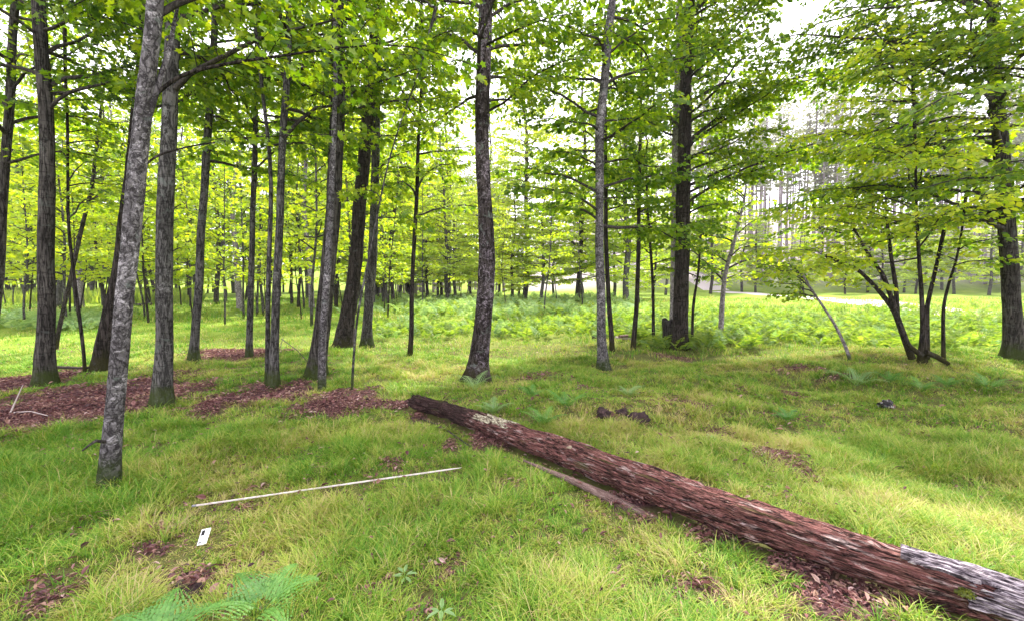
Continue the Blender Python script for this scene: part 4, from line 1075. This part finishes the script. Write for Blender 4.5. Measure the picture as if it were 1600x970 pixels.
v, f, *_ = tube(np.stack([path[:, 0] + .17, path[:, 1] - .12, path[:, 2] - .35], -1)[3:], np.linspace(.06, .015, n - 3), 8, rfun=srf); mb.add(v, f, 0, .5, True)
mb.build('splinter', [DARKWOOD], root, origin=sb)

# ------------------------------------------------------------------ measuring pole and scale card
def rbox(mb, c, ux, uy, uz, sx, sy, sz, mat=0, bev=.15):
    ux, uy, uz = [norm(np.array(q, float)) for q in (ux, uy, uz)]
    b = min(sx, sy, sz) * bev; V = []
    for zz, ins in ((-sz / 2, b), (-sz / 2 + b, 0), (sz / 2 - b, 0), (sz / 2, b)):
        for (x_, y_) in ((-1, -1), (1, -1), (1, 1), (-1, 1)):
            V.append(np.array(c) + ux * x_ * (sx / 2 - ins) + uy * y_ * (sy / 2 - ins) + uz * zz)
    F = [[k * 4 + i, k * 4 + (i + 1) % 4, k * 4 + 4 + (i + 1) % 4, k * 4 + 4 + i] for k in range(3) for i in range(4)] + [[3, 2, 1, 0], [12, 13, 14, 15]]
    mb.add(np.array(V), F, mat, .5)
def flat(name, c1, c2, scale=30., rough=.5):
    return simple(name, [(.35, c1), (.65, c2)], scale, rough, .05)
WHITE = flat('white_painted_rod', (.42, .36, .34), (.74, .68, .66), 14.)
PLAST = flat('white_card', (.74, .74, .75), (.82, .82, .83))
BLACKM = flat('black_print', (.012, .012, .013), (.02, .02, .022))
GREYM = flat('grey_print', (.16, .16, .17), (.25, .25, .27))
p0, p1 = POLE[0] + Z3 * .055, POLE[1] + Z3 * .075
pc = (p0 + p1) / 2; ax = norm(p1 - p0); sy_ = norm(np.cross(Z3, ax)); up_ = np.cross(ax, sy_); Lp = np.linalg.norm(p1 - p0)
pr = empty('measuring_pole', (pc[0], pc[1], float(terrain(pc[0], pc[1]))), 'long thin white measuring pole lying on the grass', 'pole')
og = np.array(pr.location)
mb = MB(); rbox(mb, pc, ax, sy_, up_, Lp, .011, .011); mb.build('rod', [WHITE], pr, origin=og)
mb = MB(); v, f, *_ = tube(np.array([p1 - ax * .01, p1 + ax * .05, p1 + ax * .09]), [.0055, .0035, .001], 8); mb.add(v, f, 0, .5, True); mb.build('tip', [WHITE], pr, origin=og)
mb = MB(); rbox(mb, p0 + ax * .012, ax, sy_, up_, .03, .014, .014); mb.build('end_cap', [GREYM], pr, origin=og)
cb = CARD.copy()
q_t, q_b = at_depth(322.5, 826, cb[1] + .05), at_depth(315, 850, cb[1] - .03)
cc = (q_t + q_b) / 2; uy = norm(q_t - q_b); ux = norm(np.array([1., .05, .0]) - uy * uy[0]); uz = np.cross(ux, uy); hL = np.linalg.norm(q_t - q_b)
cw = .056
cr_ = empty('scale_card', (cc[0], cc[1], float(terrain(cc[0], cc[1]))), 'small white scale card with black and grey marks tilted in the grass', 'scale card')
og = np.array(cr_.location)
mb = MB(); rbox(mb, cc, ux, uy, uz, cw, hL * 1.06, .006); mb.build('card', [PLAST], cr_, origin=og)
def mark(u, v_, wd, hg, mat):
    b = MB(); rbox(b, cc + ux * u * cw + uy * v_ * hL + uz * .004, ux, uy, uz, wd * cw, hg * hL, .002); b.build('printed_mark', [mat], cr_, origin=og)
mark(-.2, .27, .36, .34, BLACKM); mark(-.22, -.36, .34, .12, GREYM); mark(.2, .1, .04, .5, GREYM); mark(-.2, -.05, .3, .03, GREYM); mark(-.2, -.12, .26, .03, GREYM); mark(.12, -.3, .18, .03, GREYM)
# supports so the card visibly rests on bent grass: a low tuft under it
# ------------------------------------------------------------------ near ferns and small plants
def gp(px, py): return ground(float(px), float(py))
fern_plant('fern', gp(412, 990), 'bright green lacy fern with spreading fronds at the bottom edge', [(2.6, .26, .5, 1.75, .46), (1.3, .24, .5, 1.7, .44), (.35, .27, .55, 1.75, .46), (5.6, .24, .8, 1.9, .44), (3.5, .24, .7, 1.8, .44)], FERN, 'near ferns', lift=.11)
fern_plant('fern', gp(245, 1040), 'single wide green fern frond in the bottom left, left of the reddish leaf heap', [(1.9, .25, .6, 1.7, .5), (2.9, .25, .7, 1.8, .48), (.6, .25, .7, 1.8, .48)], FERN, 'near ferns', lift=.10)
fern_plant('fern', gp(1338, 604), 'pale silvery fern arching beside the dark hollow at right', [(3.0, .62, .5, 1.8, .32), (2.4, .55, .5, 1.7, .32), (.3, .58, .5, 1.8, .3), (4.2, .5, .6, 1.8, .32), (1.2, .5, .4, 1.5, .32), (5.3, .5, .6, 1.8, .32)], FERN_PALE, 'small ferns in the grass')
for (px, py, L, lab) in [(742, 612, .5, 'pale fern growing at the foot of the central maple'), (1390, 600, .42, 'green fern right of the silvery arching fern'), (1440, 612, .38, 'low fern in front of the dark multi-stemmed clump'),
                         (1480, 606, .36, 'small fern below the curving thin stem'), (850, 668, .38, 'yellow-green fern growing behind the log near the lichen patch'), (885, 640, .36, 'yellow-green fern standing in grass above the middle of the log'),
                         (770, 648, .30, 'small pale fern tucked behind the dark broken end of the log'), (980, 620, .3, 'pale little fern below the slender grey trunk'), (830, 622, .3, 'small fern in grass right of the central maple'),
                         (1545, 610, .4, 'fern in shade left of the large right-edge maple'), (1560, 545, .5, 'dark green fern beside the foot of the large right-edge maple'), (1230, 660, .28, 'tiny fern in dry grass left of the black rock')]:
    g = gp(px, py)
    a0 = R.random() * 6
    fern_plant('fern', g, lab, [(a0 + k * 1.05 + R.gauss(0, .2), L * R.uniform(.8, 1.1), R.uniform(.3, .6), R.uniform(1.3, 1.8), .24) for k in range(6)], FERN_PALE if 'pale' in lab else FERN, 'small ferns in the grass')
def seedling(px, py, n, size, label):
    g = gp(px, py); root = empty('seedling', g, label, 'plant', 'seedlings')
    h = size * 1.4
    b = MB(); v, f, *_ = tube(np.array([[0, 0, -.02], [.004, 0, h * .5], [0, .004, h]]), [.003, .0025, .0015], 6); b.add(v, f, 0, .5, True); b.build('stem', [FERN], root)
    a = np.arange(n) * 6.283 / n + R.random(); b = MB()
    D = np.stack([np.cos(a), np.sin(a), rng.uniform(-.2, .25, n)], -1)
    P = np.tile([0., 0., h], (n, 1)) + D * .01 - Z3 * (rng.random(n) * h * .4)[:, None]
    leaves(b, P, D, np.tile(Z3, (n, 1)) + rng.normal(0, .12, (n, 3)), size * rng.uniform(.8, 1.15, n), (OVAL[0] * np.array([.55, 1, 1]), OVAL[1]), 0, np.full(n, .6)); b.build('leaf_whorl', [FERN_PALE], root)
seedling(632, 915, 8, .062, 'pale green seedling with narrow pointed leaves in the foreground grass')
seedling(690, 978, 6, .07, 'broad-leaved seedling cut by the bottom edge left of centre')
seedling(1110, 690, 5, .05, 'small seedling in dry grass above the middle of the log')

# ------------------------------------------------------------------ clods, heap, rock, chips
def lump(name, px, py, sx, sy, sz, mat, label, cat, seed=0, group=None, extra=None):
    g = gp(px, py); nu, nv = 22, 14
    u, v_ = np.meshgrid(np.linspace(0, 2 * np.pi, nu, endpoint=False), np.linspace(.02, np.pi - .02, nv), indexing='xy')
    d = np.stack([np.cos(u) * np.sin(v_), np.sin(u) * np.sin(v_), np.cos(v_)], -1)
    k = 1 + .9 * (vnoise(d[..., 0] * 2 + seed, d[..., 1] * 2 + d[..., 2], 3) - .5) + .7 * (vnoise(d[..., 0] * 6 + seed, d[..., 1] * 6 + d[..., 2] * 5, 4) - .5)
    V = d * k[..., None] * np.array([sx, sy, sz]) + Z3 * sz * .55
    a = (np.arange(nv - 1)[:, None] * nu + np.arange(nu)[None]); b_ = (np.arange(nv - 1)[:, None] * nu + (np.arange(nu)[None] + 1) % nu)
    mb = MB(); mb.add(V.reshape(-1, 3), np.stack([a, a + nu, b_ + nu, b_], -1).reshape(-1, 4), 0, .5, True)
    root = empty(name, g, label, cat, group)
    mb.build('body', [mat], root)
    if extra: extra(root)
    return root
DIRT = simple('dark_rotten_chunk', [(.35, (.012, .009, .009)), (.55, (.05, .03, .03)), (.75, (.13, .08, .08))], 22., bump=1.)
ROCK = simple('dark_rock', [(.42, (.012, .011, .012)), (.53, (.05, .046, .05)), (.58, (.5, .48, .48))], 9., bump=1.)
lump('rock', 1383, 636, .11, .07, .065, ROCK, 'black and white rock sitting in dry grass below the ferns at right', 'rock', 2)
lump('rotten_wood_chunk', 941, 652, .09, .06, .07, DIRT, 'dark rotten wood chunk, left one above the middle of the log', 'wood chunk', 3, 'rotten wood chunks')
lump('rotten_wood_chunk', 972, 647, .07, .05, .045, DIRT, 'low dark rotten wood chunk between two larger ones above the log', 'wood chunk', 5, 'rotten wood chunks')
lump('rotten_wood_chunk', 997, 662, .10, .07, .085, DIRT, 'largest dark rotten wood chunk, right one above the middle of the log', 'wood chunk', 7, 'rotten wood chunks')
def curled(root):
    n = 16; a = rng.random(n) * 6.283
    P = np.stack([rng.normal(0, .045, n), rng.normal(0, .04, n), rng.uniform(.02, .09, n)], -1)
    D = np.stack([np.cos(a), np.sin(a), rng.uniform(-.2, .9, n)], -1); Nn = rng.normal(0, .7, (n, 3)) + Z3
    sz = rng.uniform(.04, .07, n); vv = rng.uniform(.2, .8, n)
    for k in range(n):
        b = MB(); leaves(b, P[k:k + 1], D[k:k + 1], Nn[k:k + 1], sz[k:k + 1], OVAL, 0, vv[k:k + 1]); b.build('dead_leaf', [LITTER], root)
lump('dead_leaf_heap', 290, 930, .085, .06, .04, DIRT, 'small dark hollow heap of curled reddish leaves by the bottom left ferns', 'leaf heap', 9, extra=curled)
for (px, py, s_, lab) in [(166, 804, .022, 'pale wood chip in the grass below the lichen-spotted tree'), (593, 890, .02, 'pale chip lying in grass right of the bottom fern'), (906, 603, .03, 'tiny white chip in grass left of the slender grey trunk foot'),
                          (1207, 742, .03, 'white wood chip at the left end of the brown bare patch'), (186, 770, .02, 'pale chip at the foot of the lichen-spotted tree'), (1062, 570, .04, 'whitish chip in the short grass below the stump')]:
    lump('wood_chip', px, py, s_ * 1.6, s_ * .8, s_ * .6, PALEWOOD2 if False else LICH, lab, 'wood chip', px * .1, 'pale wood chips')

print('POLYS', sum(len(m.polygons) for m in bpy.data.meshes))
